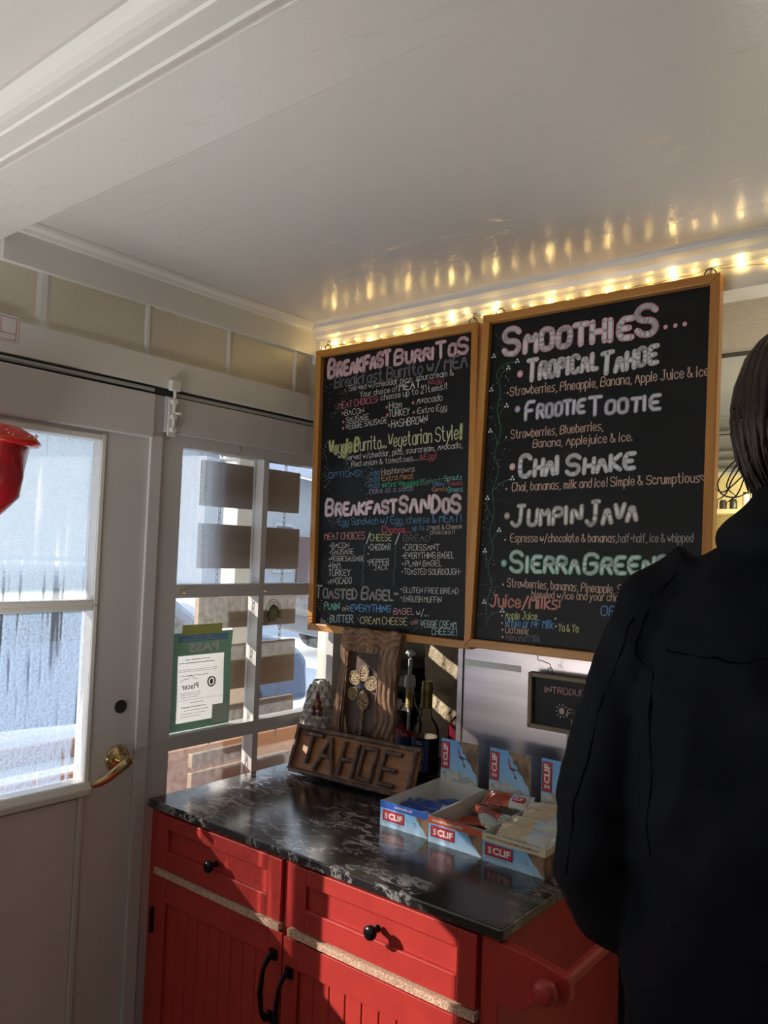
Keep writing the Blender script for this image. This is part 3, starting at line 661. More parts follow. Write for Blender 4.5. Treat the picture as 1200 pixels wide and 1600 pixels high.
# refrigerator: stainless front behind the boards
fg = thing('refrigerator', 'stainless steel refrigerator behind the snack bar boxes', 'refrigerator', (.552, .05, 0))
MB().box(0, .70, .014, .70, .02, 1.52).build('body', M_STEEL, fg, bevel=.004)
MB().box(0, .018, 0, .014, .02, 1.52).build('edge_post', M_STEEL, fg, bevel=.002)
MB().box(.0225, .70, -.004, .014, .04, 1.50).build('door', M_STEEL, fg, bevel=.004)
MB().box(.0185, .0225, .006, .014, .02, 1.52).build('seal', M_DARK, fg)
MB().box(.03, .20, -.0055, -.004, 1.270, 1.286).build('white_tape', mat('white_tape', (.75, .74, .74), .5), fg)
# safety sheet taped on the refrigerator door
sf = thing('notice_sheet', 'white and yellow printed sheet on the steel refrigerator door', 'notice', (.885, .0455, 1.077))
MB().box(0, .11, -.0008, 0, -.02, .075).build('paper', mat('sheet_paper', (.66, .65, .62), .6), sf)
MB().box(.001, .109, -.0014, -.0008, .004, .036).build('yellow_band', mat('sheet_yellow', (.75, .58, .02), .5), sf)
ln = MB()
for z in (.042, .049, .056, .063, -.004, -.011): ln.box(.006, .104, -.0014, -.0008, z, z+.002)
ln.build('printed_line', mat('sheet_ink', (.16, .16, .16), .6), sf)

# back counter that the syrup bottles stand on
bk = thing('back_counter', 'dark counter behind the red cart under the syrup bottles', 'counter', (0, 0, 0))
MB().box(.012, .548, .03, .55, .885, .92).build('worktop', mat('dark_worktop', (.03, .028, .028), .25), bk, bevel=.003)
MB().box(.03, .548, .05, .55, 0, .885).build('base', mat('dark_base_panel', (.05, .04, .035), .6), bk)

# ---------------------------------------------------------------- red kitchen cart
FY = -.550   # face frame plane
ct = thing('kitchen_cart', 'red painted kitchen cart with two drawers and black marbled top', 'cart', (.54, -.26, 0))
def C(x0, x1, y0, y1, z0, z1): return (x0-.54, x1-.54, y0+.26, y1+.26, z0, z1)
car = MB()
for a in ((.045, .062, FY+.03, .0, .05, .898), (1.030, 1.047, FY+.03, .0, .05, .898), (.045, 1.047, -.014, 0, .05, .898), (.045, 1.047, FY+.03, 0, .05, .066), (.045, 1.047, FY+.004, FY+.02, .05, .898)): car.box(*C(*a))
car.build('carcass', M_RED, ct)
for x0, x1 in ((.028, .062), (1.012, 1.049)): MB().box(*C(x0, x1, FY-.004, FY+.034, 0, .898)).build('corner_post', M_RED, ct, bevel=.003)
for x0, x1 in ((.028, .062), (1.012, 1.049)): MB().box(*C(x0, x1, -.036, 0, 0, .898)).build('corner_post', M_RED, ct, bevel=.003)
MB().box(*C(.515, .540, FY-.004, FY+.03, .066, .898)).build('mullion', M_RED, ct, bevel=.002)
MB().box(.025-.54, 1.062-.54, -.568+.26, .015+.26, .900, .921).build('countertop', M_MARBLE, ct, bevel=.004, seg=3)
def framed(name, x0, x1, z0, z1, st, ra, rb, bead):
    """frame-and-panel front, one mesh: stiles, rails, recessed panel"""
    m = MB(); y0, y1 = FY-.013, FY-.0005
    m.box(*C(x0, x0+st, y0, y1, z0, z1)).box(*C(x1-st, x1, y0, y1, z0, z1)).box(*C(x0+st, x1-st, y0, y1, z1-ra, z1)).box(*C(x0+st, x1-st, y0, y1, z0, z0+rb))
    px0, px1, pz0, pz1 = x0+st, x1-st, z0+rb, z1-ra
    if bead:
        k = max(3, round((px1-px0)/.042)); w = (px1-px0)/k
        for i in range(k):
            a, b = px0+i*w, px0+(i+1)*w
            m.prism([(a-.54+.002, y0+.26+.008), (a-.54+.0035, y0+.26+.006), (b-.54-.0035, y0+.26+.006), (b-.54-.002, y0+.26+.008), (b-.54-.002, y1+.26), (a-.54+.002, y1+.26)], pz0, pz1, 'xy')
        m.box(*C(px0, px1, y0+.0082, y1, pz0, pz1))
    else: m.box(*C(px0, px1, y0+.0075, y1, pz0, pz1))
    return m.build(name, M_RED, ct, bevel=.0014)
def knob(parent, x, z):
    k = MB().lathe([(.008, 0), (.007, .004), (.0055, .012), (.0075, .017), (.0135, .020), (.0148, .025), (.0125, .030), (.006, .0325)], n=24).build('knob', M_BLACK, parent, smooth=45)
    k.rotation_euler = (PI/2, 0, 0); k.location = (x-.54, FY-.013+.26, z)
d1 = framed('drawer', .066, .512, .762, .894, .045, .034, .046, False); knob(d1, .297, .829)
d2 = framed('drawer', .545, 1.008, .764, .894, .042, .034, .046, False); knob(d2, .783, .835)
M_GLIT = mat('gold_glitter_trim', (.40, .22, .15), .45, noise=(420, (.75, .55, .42), .45, .6, 2))
for x0, x1 in ((.064, .513), (.541, 1.010)): MB().box(*C(x0, x1, FY-.018, FY, .745, .760)).build('glitter_trim', M_GLIT, ct)
e1 = framed('door', .066, .522, .09, .742, .045, .058, .06, True)
e2 = framed('door', .526, 1.009, .09, .738, .045, .058, .06, True)
def bail(parent, x, z1, z0):
    y = FY-.013+.26; h = MB()
    for z in (z1, z0): h.box(x-.54-.010, x-.54+.010, y-.006, y+.001, z-.011, z+.011)
    h.tube([(x-.54, y-.004, z1), (x-.54, y-.020, z1-.004), (x-.54, y-.032, z1-.022), (x-.54, y-.038, (z0+z1)/2), (x-.54, y-.032, z0+.022), (x-.54, y-.020, z0+.004), (x-.54, y-.004, z0)], [.007, .0065, .0045, .0058, .0045, .0065, .007], 12, flatten=(1.25, .8), up=(1, 0, 0))
    h.build('handle', M_BLACK, parent, smooth=60, bevel=0)
bail(e1, .500, .692, .560); bail(e2, .549, .670, .538)
MB().box(*C(.060, .068, FY-.021, FY-.004, .60, .66)).build('hinge', M_BLACK, ct)
# towel bar bracket on the right side with turned knob and rail
MB().prism([(1.049-.54, .895), (1.100-.54, .893), (1.160-.54, .884), (1.181-.54, .880), (1.186-.54, .872), (1.186-.54, .845), (1.178-.54, .832), (1.162-.54, .826), (1.140-.54, .828), (1.122-.54, .818), (1.105-.54, .800), (1.085-.54, .790), (1.049-.54, .790)], FY-.012+.26, FY+.008+.26, 'xz').build('towel_bracket', M_RED, ct, bevel=.002)
MB().prism([(1.049-.54, .895), (1.100-.54, .893), (1.160-.54, .884), (1.181-.54, .880), (1.186-.54, .872), (1.186-.54, .845), (1.178-.54, .832), (1.162-.54, .826), (1.140-.54, .828), (1.122-.54, .818), (1.105-.54, .800), (1.085-.54, .790), (1.049-.54, .790)], -.05+.26, -.03+.26, 'xz').build('towel_bracket', M_RED, ct, bevel=.002)
kb_ = MB().lathe([(.010, 0), (.009, .010), (.011, .013), (.0195, .018), (.0205, .028), (.016, .036), (.006, .039)], n=24).build('rail_knob', M_RED, ct, smooth=45); kb_.rotation_euler = (PI/2, 0, 0); kb_.location = (1.155-.54, FY-.012+.26, .858)
MB().tube([(1.168-.54, FY+.0+.26, .862), (1.168-.54, -.04+.26, .862)], .012, 14).build('towel_rail', M_RED, ct, smooth=True)

# ---------------------------------------------------------------- chalkboards
def chalkboard(name, label, loc, tilt, W, H, lines, fw=.0215, depth=.030, mats=(M_PINE, M_PINEH)):
    t = thing(name, label, 'chalkboard', loc, (-tilt, 0, 0))
    fr = MB(); q = fw
    fr.mi = 0
    fr.prism([(0, 0), (q, -q), (q, -H+q), (0, -H)], -depth, 0, 'xz'); fr.prism([(W, 0), (W, -H), (W-q, -H+q), (W-q, -q)], -depth, 0, 'xz')
    fr.mi = 1
    fr.prism([(0, 0), (W, 0), (W-q, -q), (q, -q)], -depth, 0, 'xz'); fr.prism([(0, -H), (q, -H+q), (W-q, -H+q), (W, -H)], -depth, 0, 'xz')
    fr.build('frame', list(mats), t, bevel=.0022)
    MB().box(q*.6, W-q*.6, -.0135, -.004, -H+q*.6, -q*.6).build('writing_panel', M_BOARD, t)
    mp1 = lambda u, v: (u, -.0142, -v); mp2 = lambda u, v: (u, -.0146, -v)
    for txt, u0, v0, u1, v1, h, col, st in lines:
        mb = MB()
        if st == 'H':
            main = {'pk': 'pf', 'pw': 'w1'}.get(col, 'w1'); L = hand_lines(txt, u0+h*.1, v0-h*.05, u1-h*.1, v1-h*.05, h*.86, caps=True, gap=1.75)
            wo, wi = h*.215, h*.115
            for p in L: ribbon(mb, p, wo, mp1)
            mb.mi = 1
            for p in L: ribbon(mb, p, wi, mp2)
            mb.build('heading', [CHALK[col], CHALK[main]], t)
        elif st == 'V':
            L = hand_lines(txt, u0, v0, u1, v1, h)
            mb.mi = 0
            for p in L: ribbon(mb, p, h*.085, mp2)
            mb.mi = 1
            for p in L[:2]+[q for q in L if abs(q[0][0]-(u0+(u1-u0)*.17)) < .025]+L[-2:]: ribbon(mb, p, h*.27, mp1)
            mb.build('heading', [CHALK[col], CHALK['olf']], t)
        else:
            w = max(.0017, h*(.16 if st in 'BC' and st else .115))
            for p in hand_lines(txt, u0, v0, u1, v1, h, caps=st in ('C', 'c')): ribbon(mb, p, w, mp1)
            mb.build('lettering', CHALK[col], t)
    return t
def dots(parent, name, pts, r, col, n=8, d=-.0143):
    mb = MB()
    for u, v in pts: mb.flat([(u+r*math.cos(2*PI*k/n), d, -v+r*1.1*math.sin(2*PI*k/n)) for k in range(n)])
    return mb.build(name, CHALK[col], parent)
def spray(parent, centres, k, sx, sy, seed):
    rnd = random.Random(seed); mb = MB()
    for cu, cv in centres:
        for i in range(k):
            u, v = cu+rnd.gauss(0, sx), cv+rnd.gauss(0, sy)
            if u < .026 or u > .575 or v < .026 or v > .85: continue
            r = rnd.uniform(.0005, .0012); mb.flat([(u+r*math.cos(2*PI*q/5), -.0143, -v+r*math.sin(2*PI*q/5)) for q in range(5)])
    return tag(mb.build('sprinkled_dots', CHALK['w1'], parent), kind='stuff')
cb1 = chalkboard('chalkboard', 'tall pine-framed chalkboard headed breakfast burritos, nearer the window', (.037, 0, 2.20), math.asin(-.010/.878), .600, .878, LINES_BREAKFAST)
dots(cb1, 'bullet_points', BULLETS_PINK, .0042, 'pr'); dots(cb1, 'bullet_points', BULLETS_WHITE, .0024, 'lg')
spray(cb1, SPRAY_BREAKFAST, 22, .014, .013, 3)
rnd_ = random.Random(5); dv = MB()
for (a, b) in DIVIDERS:
    for i in range(26):
        f = i/25; u = a[0]+(b[0]-a[0])*f+rnd_.uniform(-.003, .003); v = a[1]+(b[1]-a[1])*f; dv.flat([(u+.0011*math.cos(2*PI*q/5), -.0143, -v+.0016*math.sin(2*PI*q/5)) for q in range(5)])
dv.build('dotted_divider', CHALK['mg'], cb1)
cb2 = chalkboard('chalkboard', 'tall pine-framed chalkboard headed smoothies, beside the person in the dark jacket', (.652, 0, 2.211), math.asin(.05/.878), .607, .878, LINES_SMOOTHIE)
for col, u, v in BULLETS_SMOOTHIE: dots(cb2, 'bullet_point', [(u, v)], .0085, col, 12); dots(cb2, 'bullet_point', [(u, v)], .003, 'w1', 8, -.0147)
dots(cb2, 'bullet_points', DOTS_SMOOTHIE, .0026, 'pe'); dots(cb2, 'ellipsis_dots', ELLIPSIS, .0052, 'pk')
vm = MB()
for v in VINES:
    q = v
    for _ in range(2): q = smooth_line(q)
    ribbon(vm, q, .0016, lambda u, w: (u, -.0141, -w))
vm.build('vine_drawing', CHALK['vine'], cb2)
bl = [(u+.0045*math.cos(a), v+.0045*math.sin(a)) for u, v in BLOSSOMS for a in (-1.57, .5, 2.6)]
dots(cb2, 'blossom_drawing', bl, .0027, 'w1')
spray(cb2, [(.045+.025*math.sin(i), .06+i*.047) for i in range(17)], 11, .02, .02, 11)
hm = MB(); ribbon(hm, HEART, .002, lambda u, w: (u, -.0142, -w)); hm.build('heart_drawing', CHALK['pe'], cb2)
# hanging rings on the frames
for b, xs in ((cb1, (.035, .572)), (cb2, (.042, .580))):
    for x in xs:
        MB().tube([(x+.013*math.cos(a), -.012, .004+.015*math.sin(a)) for a in [PI*k/12*1.15-.2 for k in range(13)]], .0014, 6).build('hanging_ring', M_BLACK, b, smooth=True)
# screw hooks in the header that hold the rings
for x, lb in ((.072, 'dark screw hook in the header at the corner end of the burrito board'), (.612, 'dark screw hook in the header above the right end of the burrito board'), (.694, 'dark screw hook in the header above the left end of the smoothie board'), (1.234, 'dark screw hook in the header above the right end of the smoothie board')):
    o = MB().tube([(x, .004, 2.232), (x, -.008, 2.231), (x, -.014, 2.226), (x, -.014, 2.218), (x, -.008, 2.214)], .0013, 6).build('screw_hook', M_BLACK, None, smooth=True); tag(o, lb, 'hook')

# little introducing board hanging below
M_GREYW = wood_mat('grey_brown_wood', (.20, .155, .10), (.15, .11, .07), .5, 0, 12)
ib = chalkboard('small_chalkboard', 'small brown-framed chalkboard reading introducing, hanging below the smoothie board', (.795, .030, 1.281), 0, .26, .139,
    [('INTRODUCING', .042, .047, .185, .042, .0150, 'pw', 'B'), ('Pea', .104, .0985, .146, .0977, .020, 'pe', 'B'), ('ble', .1155, .1175, .147, .117, .0145, 'wf', 'B')], fw=.0115, depth=.026, mats=(M_GREYW, M_GREYW))
dots(ib, 'sun_drawing', [(.0893, .0870)], .0072, 'pe', 16)
rm = MB()
for k in range(9):
    a = .55+k*.62
    ribbon(rm, [(.0893+.0115*math.cos(a), .087+.0125*math.sin(a)), (.0893+.0165*math.cos(a), .087+.0175*math.sin(a))], .0016, lambda u, w: (u, -.0143, -w))
rm.build('sun_rays', CHALK['w1'], ib)
MB().tube([(.055+.007*math.cos(2*PI*k/10), -.013, .007+.009*math.sin(2*PI*k/10)) for k in range(11)], .0011, 6).build('hanging_ring', M_BLACK, ib, smooth=True)
o = MB().tube([(.852, -.058, 1.338), (.852, -.054, 1.322), (.852, -.032, 1.318), (.852, .010, 1.306), (.852, .018, 1.296), (.852, .012, 1.292)], .0012, 6).build('wire_hook', M_BLACK, None, smooth=True)
tag(o, 'thin dark wire hook under the smoothie board holding the small board', 'hook')

# ---------------------------------------------------------------- fairy lights along the header
fl = thing('fairy_lights', 'string of warm fairy lights along the header above the chalkboards', 'string lights', (0, 0, 0))
BULBS = [(.052, 2.204), (.091, 2.219), (.140, 2.214), (.187, 2.218), (.238, 2.208), (.288, 2.211), (.338, 2.212), (.381, 2.215), (.438, 2.219), (.484, 2.226), (.534, 2.228), (.585, 2.233), (.640, 2.214), (.676, 2.228), (.734, 2.226), (.785, 2.222), (.835, 2.222), (.887, 2.221), (.938, 2.222), (.990, 2.218), (1.038, 2.221), (1.091, 2.226), (1.147, 2.229), (1.196, 2.228), (1.241, 2.234), (1.295, 2.229), (1.349, 2.222), (1.41, 2.226), (1.48, 2.22)]
path = []
low = lambda x, z: max(z, 2.220 if .63 < x < 1.275 else 2.2055)
for i, (x, z) in enumerate(BULBS):
    path.append((x, -.010, low(x, z-.004)))
    if i < len(BULBS)-1: path.append(((x+BULBS[i+1][0])/2, -.008, low((x+BULBS[i+1][0])/2, (z+BULBS[i+1][1])/2-.006+.003*(i % 3))))
MB().tube(path, .0009, 5).build('wire', mat('copper_wire', (.30, .17, .05), .35, .7), fl, smooth=True)
M_BULB = [mat('warm_bulb', (1, .8, .4), .3, emit=((1, .68, .20), 75)), mat('bright_warm_bulb', (1, .8, .4), .3, emit=((1, .70, .24), 260))]
proto = MB().ball((0, 0, 0), .0024, 8, 6).build('bulb', M_BULB[0], fl, smooth=True)
proto2 = MB().ball((0, 0, 0), .0024, 8, 6).build('bulb', M_BULB[1], fl, smooth=True)
for i, (x, z) in enumerate(BULBS):
    b = proto if i == 0 else proto2 if i == 1 else dup_mesh(proto2 if i % 3 == 1 else proto, fl)
    b.location = (x, -.0125, low(x, z)+.003)

# ---------------------------------------------------------------- snack bar boxes
def print_mat(name, c0, c1, lo, hi, axis='Z'):
    """printed card: two inks blended up the panel (printed artwork, generated coordinates)"""
    m = bpy.data.materials.new(name); m.use_nodes = True; nt = m.node_tree; n = nt.nodes; l = nt.links; b = n['Principled BSDF']
    tc = n.new('ShaderNodeTexCoord'); sp = n.new('ShaderNodeSeparateXYZ'); l.new(tc.outputs['Object'], sp.inputs[0])
    nz = n.new('ShaderNodeTexNoise'); nz.inputs['Scale'].default_value = 45; nz.inputs['Detail'].default_value = 4; l.new(tc.outputs['Object'], nz.inputs['Vector'])
    mr = n.new('ShaderNodeMapRange'); mr.inputs['From Min'].default_value = lo; mr.inputs['From Max'].default_value = hi; l.new(sp.outputs[axis], mr.inputs['Value'])
    ad = n.new('ShaderNodeMath'); ad.operation = 'MULTIPLY_ADD'; ad.inputs[1].default_value = .5; l.new(nz.outputs['Fac'], ad.inputs[0]); l.new(mr.outputs[0], ad.inputs[2])
    sb_ = n.new('ShaderNodeMath'); sb_.operation = 'SUBTRACT'; sb_.inputs[1].default_value = .25; l.new(ad.outputs[0], sb_.inputs[0])
    rp = n.new('ShaderNodeValToRGB'); rp.color_ramp.elements[0].color = tuple(c0)+(1,); rp.color_ramp.elements[1].color = tuple(c1)+(1,); l.new(sb_.outputs[0], rp.inputs['Fac'])
    l.new(rp.outputs[0], b.inputs['Base Color']); b.inputs['Roughness'].default_value = .35
    return m
M_SKY = print_mat('printed_sky_card', (.46, .66, .84), (.13, .40, .78), 0, .05)
M_SKYL = print_mat('printed_sky_lid', (.44, .68, .90), (.14, .42, .82), .05, .16)
M_LOGO = mat('logo_red', (.50, .028, .055), .4); M_LOGOB = mat('logo_edge', (.22, .02, .05), .4); M_INKW = mat('print_white', (.82, .80, .78), .4)
M_ROCK = mat('printed_rock', (.30, .19, .11), .45, noise=(55, (.13, .085, .055), .42, .6), stretch=(1, 1, .5))
M_MTN = mat('printed_mountain', (.58, .60, .58), .45, noise=(60, (.36, .40, .40), .45, .6))
M_CARD = mat('white_card_inside', (.62, .61, .58), .55); M_CLIMB = mat('print_dark', (.10, .05, .06), .5)
M_NAVY = mat('printed_navy', (.025, .05, .14), .4)
BANDS = dict(blue=mat('band_blue', (.020, .085, .42), .4), orange=mat('band_orange', (.50, .085, .03), .4), cream=mat('band_cream', (.66, .56, .38), .45))
def logo(mb, O, ex, ey, w, h, nrm):
    """red plate with white letters; material slots 2 edge, 3 red, 4 white of the host mesh"""
    O = Vector(O); ex = Vector(ex); ey = Vector(ey); nrm = Vector(nrm)
    q = lambda a, b, d: O+ex*a+ey*b+nrm*d
    mb.mi = 2; mb.flat([q(-.002, -.002, .0003), q(w+.002, -.002, .0003), q(w+.002, h+.002, .0003), q(-.002, h+.002, .0003)])
    mb.mi = 3; mb.flat([q(0, 0, .0006), q(w, 0, .0006), q(w, h, .0006), q(0, h, .0006)])
    mb.mi = 4
    print_text(mb, 'CLIF', q(w*.27, h*.17, .0009), ex, ey, w*.68, h*.66, bold=.035)
    print_text(mb, 'BAR', q(w*.215, h*.17, .0009), ey, -ex, h*.66, w*.125, bold=.03)
def snack_box(label, x, y, W, D, H, band, flavour, lid_w, lid_h, lid_x, ink):
    t = thing('snack_bar_box', label, 'box', (x, y, .921))
    bw = H*.27; th = .0012
    # front panel with its print
    m = MB(); m.mi = 0; m.box(0, W, 0, th, 0, H); f = -.0003
    m.mi = 1; m.flat([(0, f, H-bw), (W, f, H-bw), (W, f, H), (0, f, H)])
    m.mi = 5; rk = [(W*.72, H-bw), (W*.74, H*.62), (W*.78, H*.55), (W*.82, H*.40), (W*.88, H*.30), (W*.93, H*.12), (W*.985, .001), (W, 0), (W, H-bw)]
    m.flat([(a, f, b) for a, b in rk])
    m.mi = 6
    for a, b, s_ in ((.70, .45, .0028), (.715, .40, .0018), (.725, .34, .0024), (.74, .25, .0012)): m.flat([(W*a, f, H*b), (W*a+s_, f, H*b-s_*.7), (W*a+s_*.4, f, H*b+s_)])
    logo(m, (W*.07, f, H*.27), (1, 0, 0), (0, 0, 1), W*.42, H*.37, (0, -1, 0))
    m.mi = 7; print_text(m, flavour, (W*.30 if len(flavour) < 20 else W*.08, f-.0003, H-bw*.66), (1, 0, 0), (0, 0, 1), W*(.36 if len(flavour) < 16 else .56 if len(flavour) < 22 else .84), bw*.34, bold=.02)
    m.mi = 6; print_text(m, 'NUTRITION FOR SUSTAINED ENERGY', (W*.09, f-.0003, H*.16), (1, 0, 0), (0, 0, 1), W*.34, H*.035)
    m.build('front_panel', [M_SKY, BANDS[band], M_LOGOB, M_LOGO, M_INKW, M_ROCK, M_CLIMB, mat('ink_dark', (.08, .06, .05), .5) if ink else M_INKW], t)
    # sides: printed outside, plain card inside, higher at the back
    H2 = H*1.06
    for sx, nm in ((0, 'side_panel'), (W, 'side_panel')):
        s = MB(); o_, i_ = (sx, sx+th) if sx == 0 else (sx, sx-th)
        pl = [(0, 0), (D, 0), (D, H2), (D*.97, H2), (D*.06, H*.98), (0, H)]
        s.mi = 0; s.flat([(i_, a, b) for a, b in pl]); s.mi = 1; s.flat([(o_, a, b) for a, b in pl]); s.mi = 0
        for k in range(len(pl)):
            a, b = pl[k], pl[(k+1) % len(pl)]; s.flat([(o_, *a), (i_, *a), (i_, *b), (o_, *b)])
        s.mi = 2; e = -.0003 if sx == 0 else .0003
        s.flat([(o_+e, 0, H-bw), (o_+e, D, H2-bw), (o_+e, D, H2), (o_+e, D*.06, H*.98), (o_+e, 0, H)])
        ob_ = s.build(nm, [M_CARD, M_ROCK if sx else M_SKY, BANDS[band] if band != 'blue' else M_NAVY], t)
    MB().box(th, W-th, th, D-th, 0, .0012).build('bottom_panel', M_CARD, t)
    # back flap standing up as a printed header card
    bk_ = MB(); bk_.mi = 0; bk_.box(0, W, D-th, D, 0, H2)
    bk_.build('back_panel', [M_CARD], t)
    lx = lid_x; d0 = D+.0002; zt = lid_h
    l = MB(); l.mi = 0; l.box(lx, lx+lid_w, d0, d0+.003, H*.6, zt)
    g = d0-.0004; hz = zt-H2
    l.mi = 5; l.flat([(lx+lid_w*a, g, H2+hz*b) for a, b in ((.46, 1), (.47, .93), (.55, .86), (.58, .74), (.66, .70), (.72, .55), (.80, .50), (.86, .36), (.95, .28), (.985, .05), (1, 0), (1, 1))])
    l.mi = 8; l.flat([(lx+lid_w*a, g, H2+hz*b) for a, b in ((0, -.05), (1, -.05), (1, .10), (.8, .20), (.62, .16), (.5, .27), (.36, .24), (.24, .30), (.1, .20), (0, .22))])
    l.mi = 3
    l.flat([(lx+lid_w*a, g-.0002, H2+hz*b) for a, b in ((.45, .78), (.48, .80), (.53, .62), (.50, .60))])
    l.mi = 6
    for pl in (((.45, .83), (.47, .84), (.48, .78), (.46, .77)), ((.50, .60), (.60, .56), (.62, .62), (.54, .66)), ((.62, .61), (.72, .58), (.73, .61), (.62, .64)), ((.60, .46), (.64, .40), (.67, .42), (.63, .49)), ((.57, .57), (.61, .47), (.62, .48), (.59, .58))): l.flat([(lx+lid_w*a, g-.0002, H2+hz*b) for a, b in pl])
    logo(l, (lx+lid_w*.22, g, H2+hz*.30), (0, 0, 1), (-1, 0, 0), hz*.62, lid_w*.19, (0, -1, 0))
    l.build('header_card', [M_SKYL, BANDS[band], M_LOGOB, M_LOGO, M_INKW, M_ROCK, M_CLIMB, M_INKW, M_MTN], t)
    return t
snack_box('open snack bar box with blue band reading chocolate chip, next to the stick-letter sign', .572, -.300, .1445, .245, .0575, 'blue', 'CHOCOLATE CHIP', .114, .166, .006, False)
snack_box('open snack bar box with orange band reading crunchy peanut butter, in the middle', .7185, -.309, .1445, .252, .0575, 'orange', 'CRUNCHY PEANUT BUTTER', .116, .168, .008, False)
snack_box('open snack bar box with cream band reading white chocolate macadamia nut, nearest the person', .866, -.318, .150, .258, .0590, 'cream', 'WHITE CHOCOLATE MACADAMIA NUT', .118, .170, .006, True)
def wrap_mat(n, c, c2): return mat(n, c, .25, coat=.3, noise=(38, c2, .47, .56, 2), bump=(34, .9, .009, 4))
WR = dict(blue=wrap_mat('blue_wrapper', (.02, .07, .33), (.03, .10, .42)), orange=wrap_mat('orange_wrapper', (.34, .055, .02), (.50, .12, .05)), cream=wrap_mat('cream_wrapper', (.55, .47, .33), (.62, .56, .42)))
M_WEND = mat('wrapper_sky_print', (.40, .56, .72), .25, coat=.3, noise=(30, (.55, .58, .56), .45, .6), bump=(60, .4, .004))
def snack_bar(label, loc, rot, kind, group, show_logo=False):
    t = thing('snack_bar', label, 'snack bar', loc, rot, group)
    L, W, Hh = .054, .0235, .0085; n = 14; rr = []
    for i in range(n+1):
        f = i/n; x = -L+2*L*f; k = max(.0, 1-abs(2*f-1)**7)
        r = random.Random(hash_str(label)+i); rr.append([(x, W*(1+.06*r.uniform(-1, 1))*math.cos(w), max(.0006, Hh*k)*math.sin(w)*(1+.25*math.sin(3*w+i))) for w in (2*PI*j/16 for j in range(16))])
    m = MB(); m.mi = 0; m.rings(rr[:9]); m.mi = 1; m.rings(rr[8:])
    m.build('wrapper', [WR[kind], M_WEND], t, smooth=60)
    for sx in (-1, 1):
        f_ = MB()
        pts = [(sx*L, -W*.96+W*.96*2*k/8) for k in range(9)]; vs = [(x, y, .0005) for x, y in pts]+[(x+sx*(.007 if k % 2 else .009), y, .0005+.0015*math.sin(k*2)) for k, (x, y) in enumerate(pts)]
        f_.add(vs, [(k, k+1, k+10, k+9) for k in range(8)])
        f_.build('crimped_end', WR[kind] if sx < 0 else M_WEND, t)
    if not show_logo: return t
    lg_ = MB(); s0 = .014
    lg_.mi = 0; q = lambda a, b, d: (a, b, d)
    zt = Hh*1.22
    lg_.box(s0, s0+.030, -.0085, .0055, Hh*.7, zt); lg_.mi = 1
    print_text(lg_, 'CLIF', (s0+.003, -.006, zt+.0004), (1, 0, 0), (0, 1, 0), .024, .009, bold=.03)
    lg_.build('printed_logo', [M_LOGO, M_INKW], t)
    return t
zb = .9405
for i, (x, y, z, rx, ry, rz) in enumerate(((.640, -.150, zb, .1, .15, .35), (.655, -.095, zb, .1, -.1, .1), (.625, -.215, zb, .1, .25, -.25))):
    snack_bar(['blue wrapped bar in the middle of the chocolate chip box', 'blue wrapped bar at the back of the chocolate chip box', 'blue wrapped bar at the front of the chocolate chip box'][i], (x, y, z), (rx, ry, rz), 'blue', 'bars in the chocolate chip box')
for i, (x, y, z, rx, ry, rz) in enumerate(((.775, -.235, zb, .1, .25, .5), (.800, -.185, zb+.024, -.25, .05, -.9), (.785, -.110, zb+.004, .1, .2, .15), (.800, -.088, zb+.040, .5, -.05, .1), (.780, -.165, zb, 0, .0, .3))):
    snack_bar(['orange wrapped bar lying at the front of the peanut butter box', 'orange wrapped bar crossing over the middle of the peanut butter box', 'orange wrapped bar at the back left of the peanut butter box', 'orange wrapped bar propped at the back of the peanut butter box, logo facing out', 'orange wrapped bar underneath in the peanut butter box'][i], (x, y, z), (rx, ry, rz), 'orange', 'bars in the peanut butter box', i == 3)
cr = []
for i in range(8):
    row = i % 4; lay = i // 4
    cr.append((.935+.006*(-1)**i, -.270+row*.055+lay*.010, zb+.008+.026*lay+.003*row, .35+.1*lay, .05*(-1)**i, .22-.12*(i % 3)))
for i, (x, y, z, rx, ry, rz) in enumerate(cr):
    nm = ['front', 'second', 'third', 'rear'][i % 4]
    snack_bar('cream wrapped bar in the %s layer, %s from the front in the macadamia box' % (('lower', 'upper')[i//4], {'front': 'first', 'rear': 'fourth'}.get(nm, nm)), (x, y, z), (rx, ry, rz), 'cream', 'bars in the macadamia box')

# ---------------------------------------------------------------- stick-letter sign
M_PLY = mat('sign_backboard_wood', (.26, .105, .038), .45, noise=(8, (.36, .16, .06), .38, .65), stretch=(1, 6, 6), bump=(40, .2, .002))
M_STICK = mat('dark_stick_bark', (.075, .042, .034), .55, noise=(38, (.15, .095, .075), .45, .62), bump=(70, .5, .003))
sg = thing('letter_sign', 'wooden sign spelling TAHOE in dark sticks, leaning on the countertop', 'sign', (.108, -.148, .9275), (-.33, 0, .06))
SW, SH = .425, .132
MB().box(0, SW, .004, .012, .004, SH-.002).build('backboard', M_PLY, sg, bevel=.002)
def stick(mb, a, b, r, seed):
    rnd = random.Random(seed); A, B_ = Vector(a), Vector(b); n = 7; path = []; rad = []
    for i in range(n+1):
        f = i/n; path.append(A.lerp(B_, f)+Vector((rnd.uniform(-1, 1), 0, rnd.uniform(-1, 1)))*r*.13); rad.append(r*rnd.uniform(.88, 1.1))
    mb.tube(path, rad, 8, up=(0, 1, 0))
